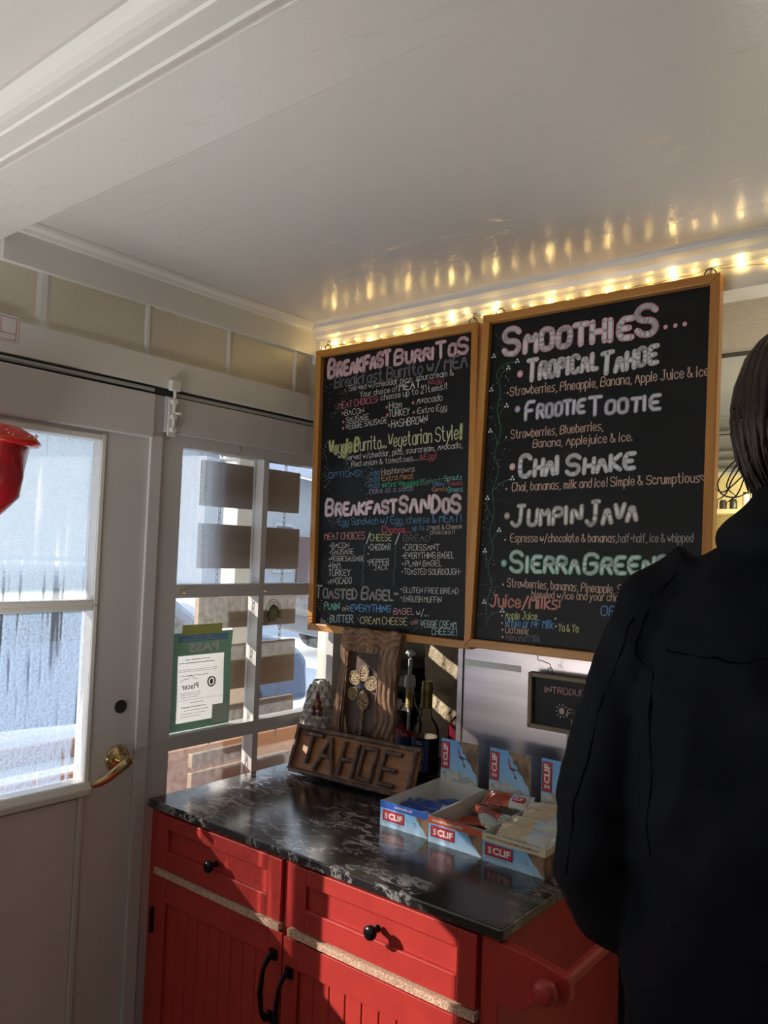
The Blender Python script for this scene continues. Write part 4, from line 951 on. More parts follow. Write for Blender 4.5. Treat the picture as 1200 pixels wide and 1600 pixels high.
for a, b, s in (((0, -.004, .006), (SW, -.004, .006), 1), ((0, -.004, SH-.004), (SW+.004, -.004, SH-.004), 2), ((.006, -.006, .0), (.006, -.006, SH), 3), ((SW-.010, -.006, .004), (SW-.010, -.006, SH-.006), 4)):
    m = MB(); stick(m, a, b, .0068, s)
    if s < 3: stick(m, (a[0]+.002, .010, a[2]), (b[0]-.002, .010, b[2]), .0055, s+20)
    m.build('rim_stick', M_STICK, sg, smooth=55)
for i, (nm, sts) in enumerate((('T', [((.028, .113), (.095, .113)), ((.060, .108), (.056, .030))]), ('A', [((.088, .018), (.118, .112)), ((.122, .113), (.150, .018)), ((.106, .062), (.142, .062))]),
    ('H', [((.168, .020), (.172, .112)), ((.212, .018), (.216, .113)), ((.172, .064), (.212, .064))]), ('O', [((.231, .018), (.235, .112)), ((.272, .018), (.276, .112)), ((.236, .106), (.274, .106)), ((.234, .024), (.272, .024))]),
    ('E', [((.296, .018), (.302, .112)), ((.302, .107), (.352, .107)), ((.300, .064), (.344, .064)), ((.298, .024), (.346, .024))]))):
    m = MB()
    for k, (p, q) in enumerate(sts): stick(m, (p[0]*1.06, -.004, p[1]), (q[0]*1.06, -.004, q[1]), .0062, i*10+k)
    o = m.build('stick_letter', M_STICK, sg, smooth=55); o['label'] = 'letter %s made of dark sticks' % nm

# ---------------------------------------------------------------- carved flower panel
M_CARVE = mat('carved_brown_wood', (.115, .056, .030), .4, noise=(14, (.26, .145, .080), .36, .66, 7), stretch=(2.5, 2.5, .6), bump=(60, .3, .002))
M_RECESS = mat('dark_recess_wood', (.040, .020, .015), .45, noise=(10, (.075, .036, .025), .4, .6), stretch=(5, 5, .5), bump=(40, .35, .002))
M_SEED = mat('glittering_seed_fill', (.035, .022, .012), .3, noise=(260, (.62, .42, .16), .50, .60, 2), bump=(260, .9, .004, 2))
M_EDGE = mat('pale_petal_edge', (.34, .24, .16), .4)
cp = thing('carved_panel', 'carved brown wooden panel with a seed-filled flower, leaning against the burrito board', 'carving', (.207, -.060, .9215), (-.078, 0, 0))
CW, CH = .212, .424
def hgt(u, v):
    x0, x1, z1 = .030, .150, .362
    if v > z1+.012: ph = v*330+3.2*math.sin(u*46)+1.3*math.sin(u*120)
    elif u > x1: ph = (u-x1)*330+3.0*math.sin(v*24)+1.6*math.sin(v*57+1)
    else: ph = u*380+2.6*math.sin(v*21+1)
    n = 1-abs(math.sin(ph*.5))**.7
    blk = .5+.5*math.sin(v*34+u*60)*math.sin(u*75-v*18)
    d = min(u, CW-u, CH-v)
    return .014+.006*(1-n)+.005*blk-.006*max(0, 1-d/.012)
hf = MB(); NU, NV = 106, 176; vs = []; idx = {}
for j in range(NV+1):
    for i in range(NU+1):
        u = CW*i/NU; v = CH*j/NV
        wl0 = .0035*math.sin(v*26)+.002*math.sin(v*61+1); wr0 = .003*math.sin(v*22+2)+.002*math.sin(v*55)
        uu = u+wl0*(1-i/NU)**3-wr0*(i/NU)**3; vv = v-(.003*math.sin(u*60)+.002*math.sin(u*130))*(j/NV)**6
        vs.append((uu-.010*(1-v/CH)*(1-i/NU)**2, -hgt(u, v), vv))
keep = lambda i, j: not (.030 < CW*(i+.5)/NU < .150 and CH*(j+.5)/NV < .362)
fs = [(j*(NU+1)+i, j*(NU+1)+i+1, (j+1)*(NU+1)+i+1, (j+1)*(NU+1)+i) for j in range(NV) for i in range(NU) if keep(i, j)]
hf.add(vs, fs)
# close the sides of the frame down to the back
edge = {}
for q in fs:
    for k in range(4):
        e = (q[k], q[(k+1) % 4]); edge[e] = 1
bd_ = [e for e in edge if (e[1], e[0]) not in edge]
bv = {}
for e in bd_:
    for i in e:
        if i not in bv: bv[i] = len(hf.v); hf.v.append((vs[i][0], 0, vs[i][2]))
    hf.f.append((e[1], e[0], bv[e[0]], bv[e[1]])); hf.m.append(0)
hf.build('frame', M_CARVE, cp, smooth=60)
MB().box(.024, .156, -.004, .002, .0, .37).build('recessed_back', M_RECESS, cp)
MB().prism([(.0295, 0), (.0325, 0), (.0325, .359), (.1475, .359), (.1475, 0), (.1505, 0), (.1505, .363), (.0295, .363)], -.021, -.004, 'xz').build('inner_lip', M_CARVE, cp)
def petal(cx, cz, rx, rz, ang, y0=-.005, y1=-.013, n=26):
    ca, sa = math.cos(ang), math.sin(ang); f = lambda k, s: (cx+(rx*s*math.cos(k))*ca-(rz*s*math.sin(k)*(1+.15*math.cos(k)))*sa, cz+(rx*s*math.cos(k))*sa+(rz*s*math.sin(k)*(1+.15*math.cos(k)))*ca)
    ks = [2*PI*k/n for k in range(n)]
    m = MB(); m.mi = 0; m.prism([f(k, .93) for k in ks], y1+.001, y0, 'xz'); m.mi = 1
    m.tube([(f(k, 1)[0], y1, f(k, 1)[1]) for k in ks+ks[:1]], .0014, 6)
    m.prism([f(k, 1) for k in ks], y1+.0025, y0, 'xz')
    return m.build('petal', [M_SEED, M_EDGE], cp)
fx, fz = .086, .262
for a, d, rx, rz in ((1.40, .036, .021, .0165), (.32, .0365, .023, .0185), (-1.32, .038, .024, .019), (-2.50, .036, .018, .017), (2.50, .033, .021, .0175)):
    petal(fx+d*math.cos(a), fz+d*math.sin(a)*1.05, rx, rz, a)
MB().lathe([(.0115, .014), (.0105, .017), (.005, .018)], n=20).build('flower_centre', mat('dark_glass_bead', (.015, .02, .03), .08, coat=.5), cp, smooth=True).matrix_local = Matrix.Translation((fx, 0, fz)) @ Matrix.Rotation(PI/2, 4, 'X')
st = MB(); sp_ = [(.094, .215), (.094, .18), (.0925, .13), (.085, .10), (.078, .07), (.066, .045), (.052, .02)]
st.prism([(a+.005, b) for a, b in sp_]+[(a-.005, b) for a, b in reversed(sp_)], -.010, -.004, 'xz'); st.build('stem', [M_SEED], cp)
for pts in ([(.033, .172), (.040, .135), (.054, .095), (.060, .06), (.056, .02), (.042, .02), (.036, .07)], [(.146, .118), (.120, .098), (.100, .075), (.086, .045), (.080, .02), (.128, .02), (.142, .06)]):
    m = MB(); m.mi = 0; m.prism(pts, -.011, -.004, 'xz'); m.mi = 1; m.tube([(a, -.011, b) for a, b in pts+pts[:1]], .0016, 6); m.build('leaf', [M_SEED, M_EDGE], cp)

# ---------------------------------------------------------------- ceramic rooster
M_FEA = mat('white_ceramic', (.62, .59, .53), .35, noise=(46, (.30, .27, .24), .50, .64), bump=(70, .7, .006), stretch=(1.6, 1.6, .5))
M_FEAD = mat('grey_feather_edge', (.24, .22, .20), .4); M_COMB = mat('dark_red_comb', (.12, .008, .016), .4)
rt = thing('rooster_figurine', 'white ceramic rooster figurine with dark red comb by the window', 'figurine', (.082, .012, .921), (0, 0, .55))
bm_ = MB()
bm_.ellipses([(0, 0, 0, .036, .040), (0, .0, .012, .040, .046), (0, .006, .05, .056, .066), (0, .004, .09, .058, .068), (0, -.006, .125, .050, .054), (0, -.014, .16, .046, .045), (0, -.020, .195, .042, .040), (0, -.022, .225, .034, .033), (0, -.022, .246, .018, .018), (0, -.022, .252, .004, .004)], 22)
bm_.build('body', M_FEA, rt, smooth=True)
fm = MB(); frnd = random.Random(3)
def scale_feather(P, nrm, up, L, W):
    s = nrm.cross(up).normalized(); vs = []
    for a, b, h in ((-.5, 0, 0), (.5, 0, 0), (.62, .55, .45), (.35, .92, .8), (0, 1.05, .95), (-.35, .92, .8), (-.62, .55, .45)): vs.append(P+s*a*W-up*b*L+nrm*(h*.012+.0006))
    back = [v-nrm*.0012 for v in vs]
    fm.mi = 0; fm.add(vs+back, [(0, 1, 2, 6), (13, 12, 11, 10, 9, 8, 7)]); fm.mi = 1 if P.z > .135 else 0; fm.add(vs, [(2, 3, 4, 5, 6)]); fm.mi = 1
    fm.add(vs+back, [(i, i+7, (i+1) % 7+7, (i+1) % 7) for i in range(7)])
prof = [(.030, .050, .062, .006), (.055, .056, .066, .005), (.080, .058, .068, .004), (.105, .055, .062, -.002), (.128, .049, .053, -.006), (.150, .047, .048, -.012), (.170, .044, .043, -.016), (.190, .042, .040, -.02), (.210, .038, .036, -.022), (.228, .033, .031, -.022), (.243, .022, .022, -.022)]
for j, (z, rx, ry, cy) in enumerate(prof):
    if z < .12: continue
    k = 15 if z < .2 else 10
    for i in range(k):
        w = 2*PI*(i+.5*(j % 2))/k; nrm = Vector((math.cos(w), math.sin(w), .12)).normalized()
        P = Vector((rx*math.cos(w), cy+ry*math.sin(w), z+.008)); scale_feather(P, nrm, Vector((0, 0, 1)), frnd.uniform(.030, .040)*(1.1 if z < .15 else .85), .017 if z < .2 else .014)
fm.build('plumage', [M_FEA, M_FEAD], rt)
hd = MB(); hd.ball((0, -.054, .186), .019, 14, 9, (.8, .9, 1.1)); hd.build('face', mat('red_face', (.15, .015, .02), .4, noise=(60, (.24, .07, .04), .5, .65)), rt, smooth=True)
cm = MB(); cm.prism([(-.030, .196), (-.062, .196), (-.070, .212), (-.062, .215), (-.060, .224), (-.051, .219), (-.045, .230), (-.038, .220), (-.028, .226), (-.022, .212)], -.006, .006, 'yz'); cm.build('comb', M_COMB, rt, bevel=.003)
wt = MB()
for s in (-1, 1): wt.tube([(s*.006, -.060, .186), (s*.009, -.066, .172), (s*.010, -.066, .158), (s*.008, -.063, .150)], [.005, .0085, .0095, .004], 10)
wt.build('wattle', M_COMB, rt, smooth=True)
MB().tube([(0, -.062, .187), (0, -.074, .184), (0, -.083, .178)], [.0065, .0045, .001], 8).build('beak', mat('beak_horn', (.42, .22, .08), .4), rt, smooth=True)
for s in (-1, 1): MB().ball((s*.014, -.056, .193), .0032, 8, 6).build('eye', M_BLACK, rt, smooth=True)
for s in (-1, 1):
    w_ = MB(); w_.tube([(s*.058, -.03, .105), (s*.066, .005, .098), (s*.064, .045, .085), (s*.05, .075, .075)], [.012, .030, .026, .006], 12, flatten=(.35, 1), up=(0, 0, 1)); w_.build('wing', M_FEA, rt, smooth=True)
tl_ = MB()
for i in range(7):
    a = -.5+i*.17; tl_.tube([(a*.03, .055, .08), (a*.06, .085, .115+i*.004), (a*.09, .10, .150), (a*.12, .095, .165-abs(a)*.03)], [.008, .011, .009, .003], 8, flatten=(1, .5))
tl_.build('tail', M_FEA, rt, smooth=True)

# ---------------------------------------------------------------- syrup bottles and things behind the boards
G_BOT = glass_mat('clear_bottle_glass', tint=(.96, .97, .95), gloss=.16)
M_SYR = mat('dark_syrup', (.035, .010, .008), .1, coat=.3); M_CRAN = mat('dark_red_syrup', (.13, .010, .022), .1, coat=.3)
M_LBLU = mat('navy_label', (.02, .05, .16), .45); M_LRED = mat('label_red', (.38, .015, .025), .45); M_LINK = mat('label_ink', (.45, .50, .58), .5)
def arc_label(mb, r, z0, z1, a0, a1, n=14, off=.0006):
    vs = [((r+off)*math.cos(a0+(a1-a0)*i/n), (r+off)*math.sin(a0+(a1-a0)*i/n), z) for z in (z0, z1) for i in range(n+1)]
    mb.add(vs, [(i, i+1, n+2+i, n+1+i) for i in range(n)])
def bottle(label, loc, prof, liquid, liq_m, r, lab, cap, group='syrup bottles on the back counter'):
    t = thing('syrup_bottle', label, 'bottle', loc, (0, 0, 0), group)
    MB().lathe(prof, n=32).build('glass', G_BOT, t, smooth=60)
    if liquid: MB().lathe(liquid, n=32).build('syrup', liq_m, t, smooth=60)
    return t
BP = [(.030, 0), (.038, .003), (.0395, .010), (.0395, .122), (.037, .140), (.028, .156), (.019, .168), (.0165, .180), (.0155, .215), (.0150, .262), (.0150, .268)]
b2 = bottle('syrup bottle with gold foil neck, navy back label and dark syrup behind the sign', (.400, .125, .921), [(r, z*.99) for r, z in BP], [(.029, .004), (.0375, .006), (.0375, .112), (.001, .112)], M_SYR, .0395, 1, 1)
MB().lathe([(.0168, .196), (.0166, .246), (.0172, .248), (.0172, .254), (.0166, .256), (.0166, .271), (.0150, .273)], n=28).build('gold_foil', mat('olive_gold_foil', (.30, .225, .09), .32, .75), b2, smooth=40)
m = MB(); m.mi = 0; arc_label(m, .0395, .016, .108, -2.75, -.72); m.mi = 1; arc_label(m, .0395, .083, .108, -2.95, -2.50, off=.0009)
m.mi = 2
for k in range(9): arc_label(m, .0395, .052+k*.0042, .0535+k*.0042, -1.95, -1.0-(k % 3)*.09, 10, .0009)
for k in range(2): arc_label(m, .0395, .094+k*.006, .0975+k*.006, -1.75, -1.25, 8, .0009)
for k in range(13): arc_label(m, .0395, .020, .040, -1.90+k*.055, -1.90+k*.055+(.018 if k % 3 else .034), 2, .0009)
m.build('label', [M_LBLU, M_LRED, M_LINK], b2, smooth=True)
bp = bottle('syrup bottle with white pump top and red and navy label, left of the gold-foil bottle', (.276, .205, .921), [(.030, 0), (.040, .004), (.0415, .012), (.0415, .125), (.038, .146), (.028, .164), (.019, .180), (.0165, .205), (.0165, .248)], None, None, .0415, 1, 1)
MB().lathe([(.030, .004), (.0395, .006), (.0395, .030), (.001, .030)], n=28).build('syrup', mat('pale_syrup', (.30, .34, .36), .2), bp, smooth=60)
m = MB(); m.mi = 0; arc_label(m, .0415, .018, .082, -2.6, -.4); m.mi = 1; arc_label(m, .0415, .082, .106, -2.6, -.4)
m.mi = 2; print_text(m, 'Torani', (.001, -.0432, .088), (1, -.02, 0), (0, 0, 1), .026, .013)
m.build('label', [M_LBLU, M_LRED, M_INKW], bp, smooth=True)
M_PUMP = mat('white_pump_plastic', (.66, .66, .64), .35)
MB().lathe([(.0185, .232), (.0190, .236), (.0190, .256), (.0165, .258), (.0160, .266), (.010, .268), (.0062, .270), (.0062, .318)], n=24).build('pump_collar', M_PUMP, bp, smooth=40)
MB().tube([(0, 0, .316), (0, 0, .328), (.001, 0, .334)], [.0062, .009, .0085], 14).tube([(-.017, .002, .333), (-.010, 0, .339), (.004, -.001, .340), (.015, -.002, .336), (.018, -.002, .331)], [.004, .0062, .0075, .0055, .0045], 12).build('pump_head', M_PUMP, bp, smooth=60)
m = MB(); m.tube([(0, 0, .01), (0, 0, .235)], .0050, 10)
m.build('dip_tube', M_PUMP, bp, smooth=True)
m = MB(); m.lathe([(.0095, .165), (.0095, .232)], n=16)
for k in range(14): m.lathe([(.0100, .168+k*.0046), (.0112, .170+k*.0046), (.0100, .172+k*.0046)], n=16)
m.build('pump_spring', mat('yellow_spring', (.55, .43, .18), .3, .4), bp, smooth=40)
b3 = bottle('syrup bottle with black cap and dark red syrup beside the refrigerator', (.428, .285, .921), [(r*1.18, z*.93) for r, z in BP[:-2]]+[(.019, .235)], [(.034, .004), (.0445, .006), (.0445, .128), (.001, .128)], M_CRAN, .045, 0, 1)
MB().lathe([(.0215, .212), (.0215, .262), (.019, .265)], n=24).build('cap', M_BLACK, b3, smooth=40)
b4 = bottle('syrup bottle with red and yellow label right behind the carved panel', (.176, .27, .921), [(r*.95, z*.72) for r, z in BP[:-3]]+[(.016, .16)], None, None, .037, 1, 1)
m = MB(); m.mi = 0; arc_label(m, .0376, .020, .060, -3, 0); m.mi = 1; arc_label(m, .0376, .060, .098, -3, 0); m.build('label', [mat('label_yellow', (.62, .46, .03), .45), M_LRED], b4, smooth=True)
MB().lathe([(.018, .150), (.018, .170)], n=20).build('cap', M_PUMP, b4, smooth=40)

# crumpled brown paper bag
M_BAG = mat('brown_kraft_paper', (.47, .375, .245), .55, noise=(8, (.40, .31, .20), .4, .6), bump=(14, .9, .02, 5))
pb = thing('paper_bag', 'crumpled brown paper bag standing behind the syrup bottles', 'bag', (.290, .380, .921))
rr = []; brnd = random.Random(9)
for j in range(16):
    f = j/15; z = .365*f; hx = .088-.016*f+.006*math.sin(f*9); hy = .062-.03*f; ring = []
    for i in range(40):
        w = 2*PI*i/40; e = .55; c, s_ = math.cos(w), math.sin(w)
        x = hx*math.copysign(abs(c)**e, c); y = hy*math.copysign(abs(s_)**e, s_)
        k = 1+.055*math.sin(5*w+7*f)+.06*math.sin(9*w-12*f)*f+.045*math.sin(3*w+22*f)+brnd.uniform(-.03, .03)
        ring.append((x*k+.02*f*math.sin(f*3), y*k, z+(.012*math.sin(4*w)+brnd.uniform(-.004, .004))*(f > .95)))
    rr.append(ring)
MB().rings(rr).build('bag_body', M_BAG, pb, smooth=32)
tw = MB(); tw.tube([(-.03, -.055, .215), (.0, -.066, .222), (.03, -.058, .215), (.05, -.045, .20)], [.008, .011, .011, .006], 8); tw.build('folded_crease', M_BAG, pb, smooth=60)

# dark appliance on the back counter
ap = thing('coffee_machine', 'black coffee machine in the corner behind the carved panel', 'appliance', (.10, .45, .921))
M_APP = mat('black_plastic', (.014, .013, .013), .35)
MB().box(-.075, .075, -.03, .09, 0, .26).box(-.08, .08, -.11, .09, .175, .265).build('housing', M_APP, ap, bevel=.012, seg=3)
MB().box(-.078, .078, -.115, -.02, .0, .018).build('drip_tray', M_APP, ap, bevel=.004)
MB().lathe([(.03, 0), (.042, .01), (.046, .06), (.036, .10), (.034, .104)], (0, -.065, .02), 24).build('carafe', mat('dark_carafe_glass', (.03, .018, .012), .08), ap, smooth=50)
MB().box(-.078, .078, -.1165, -.028, .122, .148).build('steel_band', M_STEEL, ap)
MB().box(.02, .05, -.1125, -.1095, .20, .235).build('maker_plate', mat('grey_plate', (.25, .24, .24), .4), ap)

# ---------------------------------------------------------------- on and behind the right leaf's panes
# health placard, seen from its back: print runs mirrored
def paper_mat(name, c):
    m = mat(name, c, .6); n = m.node_tree.nodes; l = m.node_tree.links; t = n.new('ShaderNodeBsdfTranslucent'); t.inputs['Color'].default_value = tuple(c)+(1,)
    x = n.new('ShaderNodeMixShader'); x.inputs['Fac'].default_value = .45; l.new(n['Principled BSDF'].outputs[0], x.inputs[1]); l.new(t.outputs[0], x.inputs[2]); l.new(x.outputs[0], n['Material Output'].inputs['Surface'])
    return m
M_PG = mat('placard_green', (.34, .68, .50), .6); M_PW = paper_mat('placard_paper', (.66, .65, .63)); M_PB = mat('placard_blue', (.18, .38, .66), .5)
pl = thing('inspection_placard', 'green bordered pass placard taped inside the door pane, print mirrored', 'notice', (-.026, -.480, 1.062))
PW, PH = .212, .268
def wav(y, z): return .004*math.sin(z*24+.5)*(z/PH)+.002
def sheet(mb, y0, y1, z0, z1, off, nz=14):
    n = nz; vs = []
    for j in range(n+1):
        z = z0+(z1-z0)*j/n
        for y in (y0, y1): vs.append((wav(y, z)+off, y, z))
    mb.add(vs, [(2*j, 2*j+1, 2*j+3, 2*j+2) for j in range(n)])
m = MB()
for q in ((0, PW, 0, .022), (0, PW, .205, PH), (0, .024, .022, .205), (PW-.026, PW, .022, .205)): sheet(m, *q, 0); sheet(m, *q, -.0012)
o = m.build('paper', M_PG, pl)
m = MB(); sheet(m, .024, PW-.026, .022, .205, .0005); m.build('white_field', M_PW, pl)
m = MB(); sheet(m, .020, PW-.018, .243, .261, .0005, 4); m.build('blue_banner', M_PB, pl)
m = MB()
def ptext(mb, t, y, z, w, h, bold=0): print_text(mb, t, (wav(y, z+h/2)+.0012, y, z), (0, 1, 0), (0, 0, 1), w, h, bold=bold, mirror=True)
ptext(m, 'PASS', .058, .213, .105, .025, .03); m.build('pass_lettering', M_INKW, pl)
m = MB(); ptext(m, 'COUNTY OF PLACER', .070, .2530, .070, .0045); ptext(m, 'ENVIRONMENTAL HEALTH DIVISION', .035, .2460, .140, .0042); m.build('banner_lettering', M_INKW, pl)
m = MB(); ptext(m, 'Placer', .038, .112, .058, .0165, .01)
rnd5 = random.Random(4)
for z, a, b, h in ((.192, .05, .13, .0022), (.183, .03, .15, .0022), (.165, .028, .158, .0012), (.160, .028, .158, .0012), (.148, .035, .13, .002), (.102, .034, .10, .0012), (.096, .034, .10, .0012), (.090, .04, .09, .0012), (.083, .026, .18, .0008), (.074, .07, .11, .0016), (.062, .04, .12, .0022), (.053, .05, .13, .0014), (.045, .04, .12, .0012), (.037, .04, .11, .0012)):
    y = a
    while y < b:
        w = rnd5.uniform(.003, .010); q = z+rnd5.uniform(-.0004, .0004); x = wav(y, z)+.0012
        m.flat([(x, y, q), (x, y+w, q), (x, y+w, q+h), (x, y, q+h)]); y += w+.0022
ribbon(m, [(.036, .134), (.050, .142), (.058, .138), (.070, .150), (.080, .141), (.094, .139)], .0012, lambda u, v: (wav(u, v)+.0012, u, v))
m.build('print', mat('placard_ink', (.13, .12, .13), .6), pl)
m = MB(); m.tube([(wav(0, .13)+.0014, .142+.013*math.cos(2*PI*k/20), .126+.013*math.sin(2*PI*k/20)) for k in range(21)], .0022, 6); m.flat([(wav(0, .13)+.0016, .142+.006*math.cos(2*PI*k/12), .126+.008*math.sin(2*PI*k/12)) for k in range(12)]); m.build('seal_print', mat('placard_seal', (.16, .12, .12), .6), pl)
m = MB(); sheet(m, .148, PW-.008, .008, .06, .0007, 4); m.build('bear_corner_print', mat('placard_pale_green', (.62, .70, .64), .6), pl)
m = MB(); sheet(m, .03, .17, .262, .290, .0010, 4); m.build('tape', mat('yellow_green_tape', (.52, .56, .18), .4), pl)

# round window decal
dc = thing('window_decal', 'round dark decal with arched rings on the right hand pane', 'sticker', (-.0305, -.103, 1.365))
for k, r in enumerate((.022, .030, .036)):
    pts = [(.0, r*math.cos(a)*1.0, r*math.sin(a)*1.35) for a in [PI*q/16-.25 for q in range(22)]]
    MB().tube(pts, .0011 if k else .004, 5).build('ring', mat('decal_ink', (.10, .12, .08), .5), dc)
MB().prism([(-.016, -.02), (.016, -.02), (.019, .01), (.010, .030), (0, .035), (-.010, .030), (-.019, .01)], -.0005, .0005, 'yz').build('tree_motif', mat('decal_green', (.30, .33, .22), .5), dc)

# plank sign on chains outside, seen from the back
M_PLK = wood_mat('sign_plank_wood', (.30, .19, .105), (.24, .145, .075), .5, 1, 7, .2, 10)
M_CHAIN = mat('sign_chain', (.20, .19, .17), .35, .8)
ps = thing('plank_sign', 'column of brown wooden planks hung on chains outside the panes', 'sign', (-.110, -.14, 1.0))
PLK = [(-.195, .205, .690, .825), (-.195, .212, .505, .638), (-.192, .208, .325, .418), (-.190, .212, .138, .275), (-.190, .215, .012, .092), (-.190, .05, -.075, -.035), (-.19, .21, -.16, -.09)]
for y0, y1, z0, z1 in PLK:
    MB().box(-.012, .008, y0, y1, z0, z1).build('plank', M_PLK, ps, bevel=.002)
for y in (-.125, .145):
    for (z1, z0) in ((.90, .825), (.690, .638), (.505, .418), (.325, .275), (.138, .092), (.012, -.035)):
        m = MB(); k = max(2, int((z1-z0)/.016)); s_ = (z1-z0)/k
        for i in range(k):
            zc = z0+s_*(i+.5); f_ = i % 2
            m.tube([(.004*math.cos(a)*f_, y+.004*math.cos(a)*(1-f_), zc+s_*.62*math.sin(a)) for a in [2*PI*q/10 for q in range(11)]], .0012, 5)
        m.build('chain', M_CHAIN, ps, smooth=True)
MB().tube([(0, -.30, .90), (0, .30, .90)], .006, 8).build('hanging_rod', M_CHAIN, ps, smooth=True)

# ---------------------------------------------------------------- outside: snow, cars, building, trees
M_SNOW = mat('snow', (.80, .84, .90), .7, noise=(.7, (.68, .73, .82), .42, .62), bump=(3, .5, .05))
def snow_sheet(name, x0, x1, y0, y1, fn, nx=40, ny=40):
    m = MB(); vs = [(x0+(x1-x0)*i/nx, y0+(y1-y0)*j/ny, fn(x0+(x1-x0)*i/nx, y0+(y1-y0)*j/ny)) for j in range(ny+1) for i in range(nx+1)]
    m.add(vs, [(j*(nx+1)+i, j*(nx+1)+i+1, (j+1)*(nx+1)+i+1, (j+1)*(nx+1)+i) for j in range(ny) for i in range(nx)])
    o = m.build(name, M_SNOW, None, smooth=True); return o
def ground(x, y):
    r = max(0, -x-9); return -.16-.02*math.sin(x*1.3+y*.7)-.03*math.sin(y*.9)+min(2.6, .035*r*r*.6)*(.7+.3*math.sin(y*.35+1))
tag(snow_sheet('ground_outside', -40, -.12, -25, 60, ground, 60, 80), kind='structure')
def hill(x, y): return -2+22*math.exp(-((x+120)/42)**2)*(1+.35*math.sin(y*.028+.6)+.12*math.sin(y*.11))
tag(snow_sheet('hills_outside', -200, -44, -120, 260, hill, 50, 70), kind='structure')
def pavement(): return MB().box(-3.2, -.13, -3, 14, -.2, -.13)
struct('pavement_outside', pavement(), mat('wet_pavement', (.23, .24, .26), .35, noise=(3, (.42, .44, .48), .45, .6)))
struct('porch_roof_outside', MB().box(-1.10, -.12, -4.5, 6, 2.10, 2.17).box(-1.12, -1.08, -4.5, 6, 2.02, 2.18), M_TRIM)
pp = thing('porch_post', 'white square porch post outside the steamed upper pane', 'post', (-1.02, .60, -.13))
MB().box(-.05, .05, -.05, .05, 0, 2.23).build('shaft', M_TRIM, pp, bevel=.004); MB().box(-.07, .07, -.07, .07, 0, .16).build('base', M_TRIM, pp, bevel=.004); MB().box(-.07, .07, -.07, .07, 2.10, 2.23).build('capital', M_TRIM, pp, bevel=.004)
wt_ = thing('wooden_crate', 'orange brown wooden planter box outside below the lower panes', 'planter', (-.62, -.10, -.13))
M_CRT = wood_mat('orange_crate_wood', (.50, .22, .08), (.34, .13, .05), .5, 1, 6, .2, 9)
for z in (.0, .17, .34, .51, .68, .85):
    for a in ((-.2, .2, -.75, -.72), (-.2, .2, .72, .75)): MB().box(a[0], a[1], a[2], a[3], z+.01, z+.165).build('board', M_CRT, wt_, bevel=.003)
    for a in ((-.2, -.175, -.72, .72), (.175, .2, -.72, .72)): MB().box(a[0], a[1], a[2], a[3], z+.01, z+.165).build('board', M_CRT, wt_, bevel=.003)
MB().box(-.175, .175, -.72, .72, .80, .96).build('soil_snow', M_SNOW, wt_, bevel=.02)
def car(label, loc, rz, paint, group='parked cars outside'):
    t = thing('car', label, 'car', loc, (0, 0, rz), group)
    prof_ = [(-2.15, .35), (-2.15, .70), (-2.0, .86), (-1.45, .92), (-1.0, 1.38), (-.4, 1.50), (.6, 1.48), (1.15, 1.05), (1.95, .92), (2.15, .75), (2.18, .35)]
    MB().prism(prof_, -.84, .84, 'xz').build('body', paint, t, bevel=.09, seg=3, angle=20)
    MB().prism([(-1.25, .98), (-.95, 1.32), (-.45, 1.40), (.55, 1.38), (.98, 1.02)], -.865, .865, 'xz').build('side_windows', mat('car_glass', (.02, .025, .03), .08), t)
    for x in (-1.35, 1.35):
        for y in (-.86, .86):
            w_ = MB().lathe([(.17, -.09), (.30, -.10), (.33, -.06), (.33, .06), (.30, .10), (.17, .09)], n=22).build('wheel', mat('tyre', (.02, .02, .022), .7), t, smooth=40); w_.rotation_euler = (PI/2, 0, 0); w_.location = (x, y*.93, .33)
    for y in (-.6, .6): MB().ball((2.13, y, .68), .11, 10, 6, (.4, 1.4, .7)).build('headlamp', mat('car_lamp', (.7, .72, .75), .1), t, smooth=True)
    MB().box(-.95, .6, -.55, .55, 1.45, 1.56).build('roof_snow', M_SNOW, t, bevel=.05)
    return t
car('dark blue car parked nearest the door, blurred behind the steamed glass', (-4.6, 1.6, -.17), 1.35, mat('car_blue', (.14, .19, .30), .25, coat=.5))
car('black car parked beyond the plank sign, between the building and the shop', (-6.8, 9.6, -.17), 1.25, mat('car_black', (.03, .033, .04), .25, coat=.5))
car('white car parked farther off behind the blue car', (-8.3, 3.4, -.17), 1.4, mat('car_white', (.6, .62, .65), .3, coat=.5))
bdg = thing('building', 'pale building with snowy roof across the street seen through the panes', 'building', (-15.5, 12, -.2), (0, 0, .35))
MB().box(-3, 3, -5, 4, 0, 3.6).build('walls', mat('pale_siding', (.55, .55, .54), .6), bdg)
MB().prism([(-3.6, 3.5), (0, 5.2), (3.6, 3.5), (3.6, 3.75), (0, 5.55), (-3.6, 3.75)], -5.4, 4.4, 'xz').build('snowy_roof', M_SNOW, bdg, bevel=.05)
for y in (-3.6, -1.4, .8, 2.8):
    f_ = MB().box(2.98, 3.06, y-.5, y+.5, 1.2, 2.4).build('window', M_TRIM, bdg); MB().box(3.05, 3.08, y-.42, y+.42, 1.28, 2.32).build('pane', mat('building_glass', (.05, .07, .10), .1), f_)
MB().box(2.98, 3.05, -.55, .15, 0, 2.1).build('entrance_door', mat('entrance_paint', (.18, .08, .06), .5), bdg)
bn = thing('banner', 'green banner with pale letter R on posts outside, above the lower planks', 'banner', (-3.9, 5.55, -.16), (0, 0, .9))
MB().box(-.01, .01, -1.0, .75, 1.02, 1.50).build('cloth', mat('banner_green', (.16, .36, .27), .6), bn)
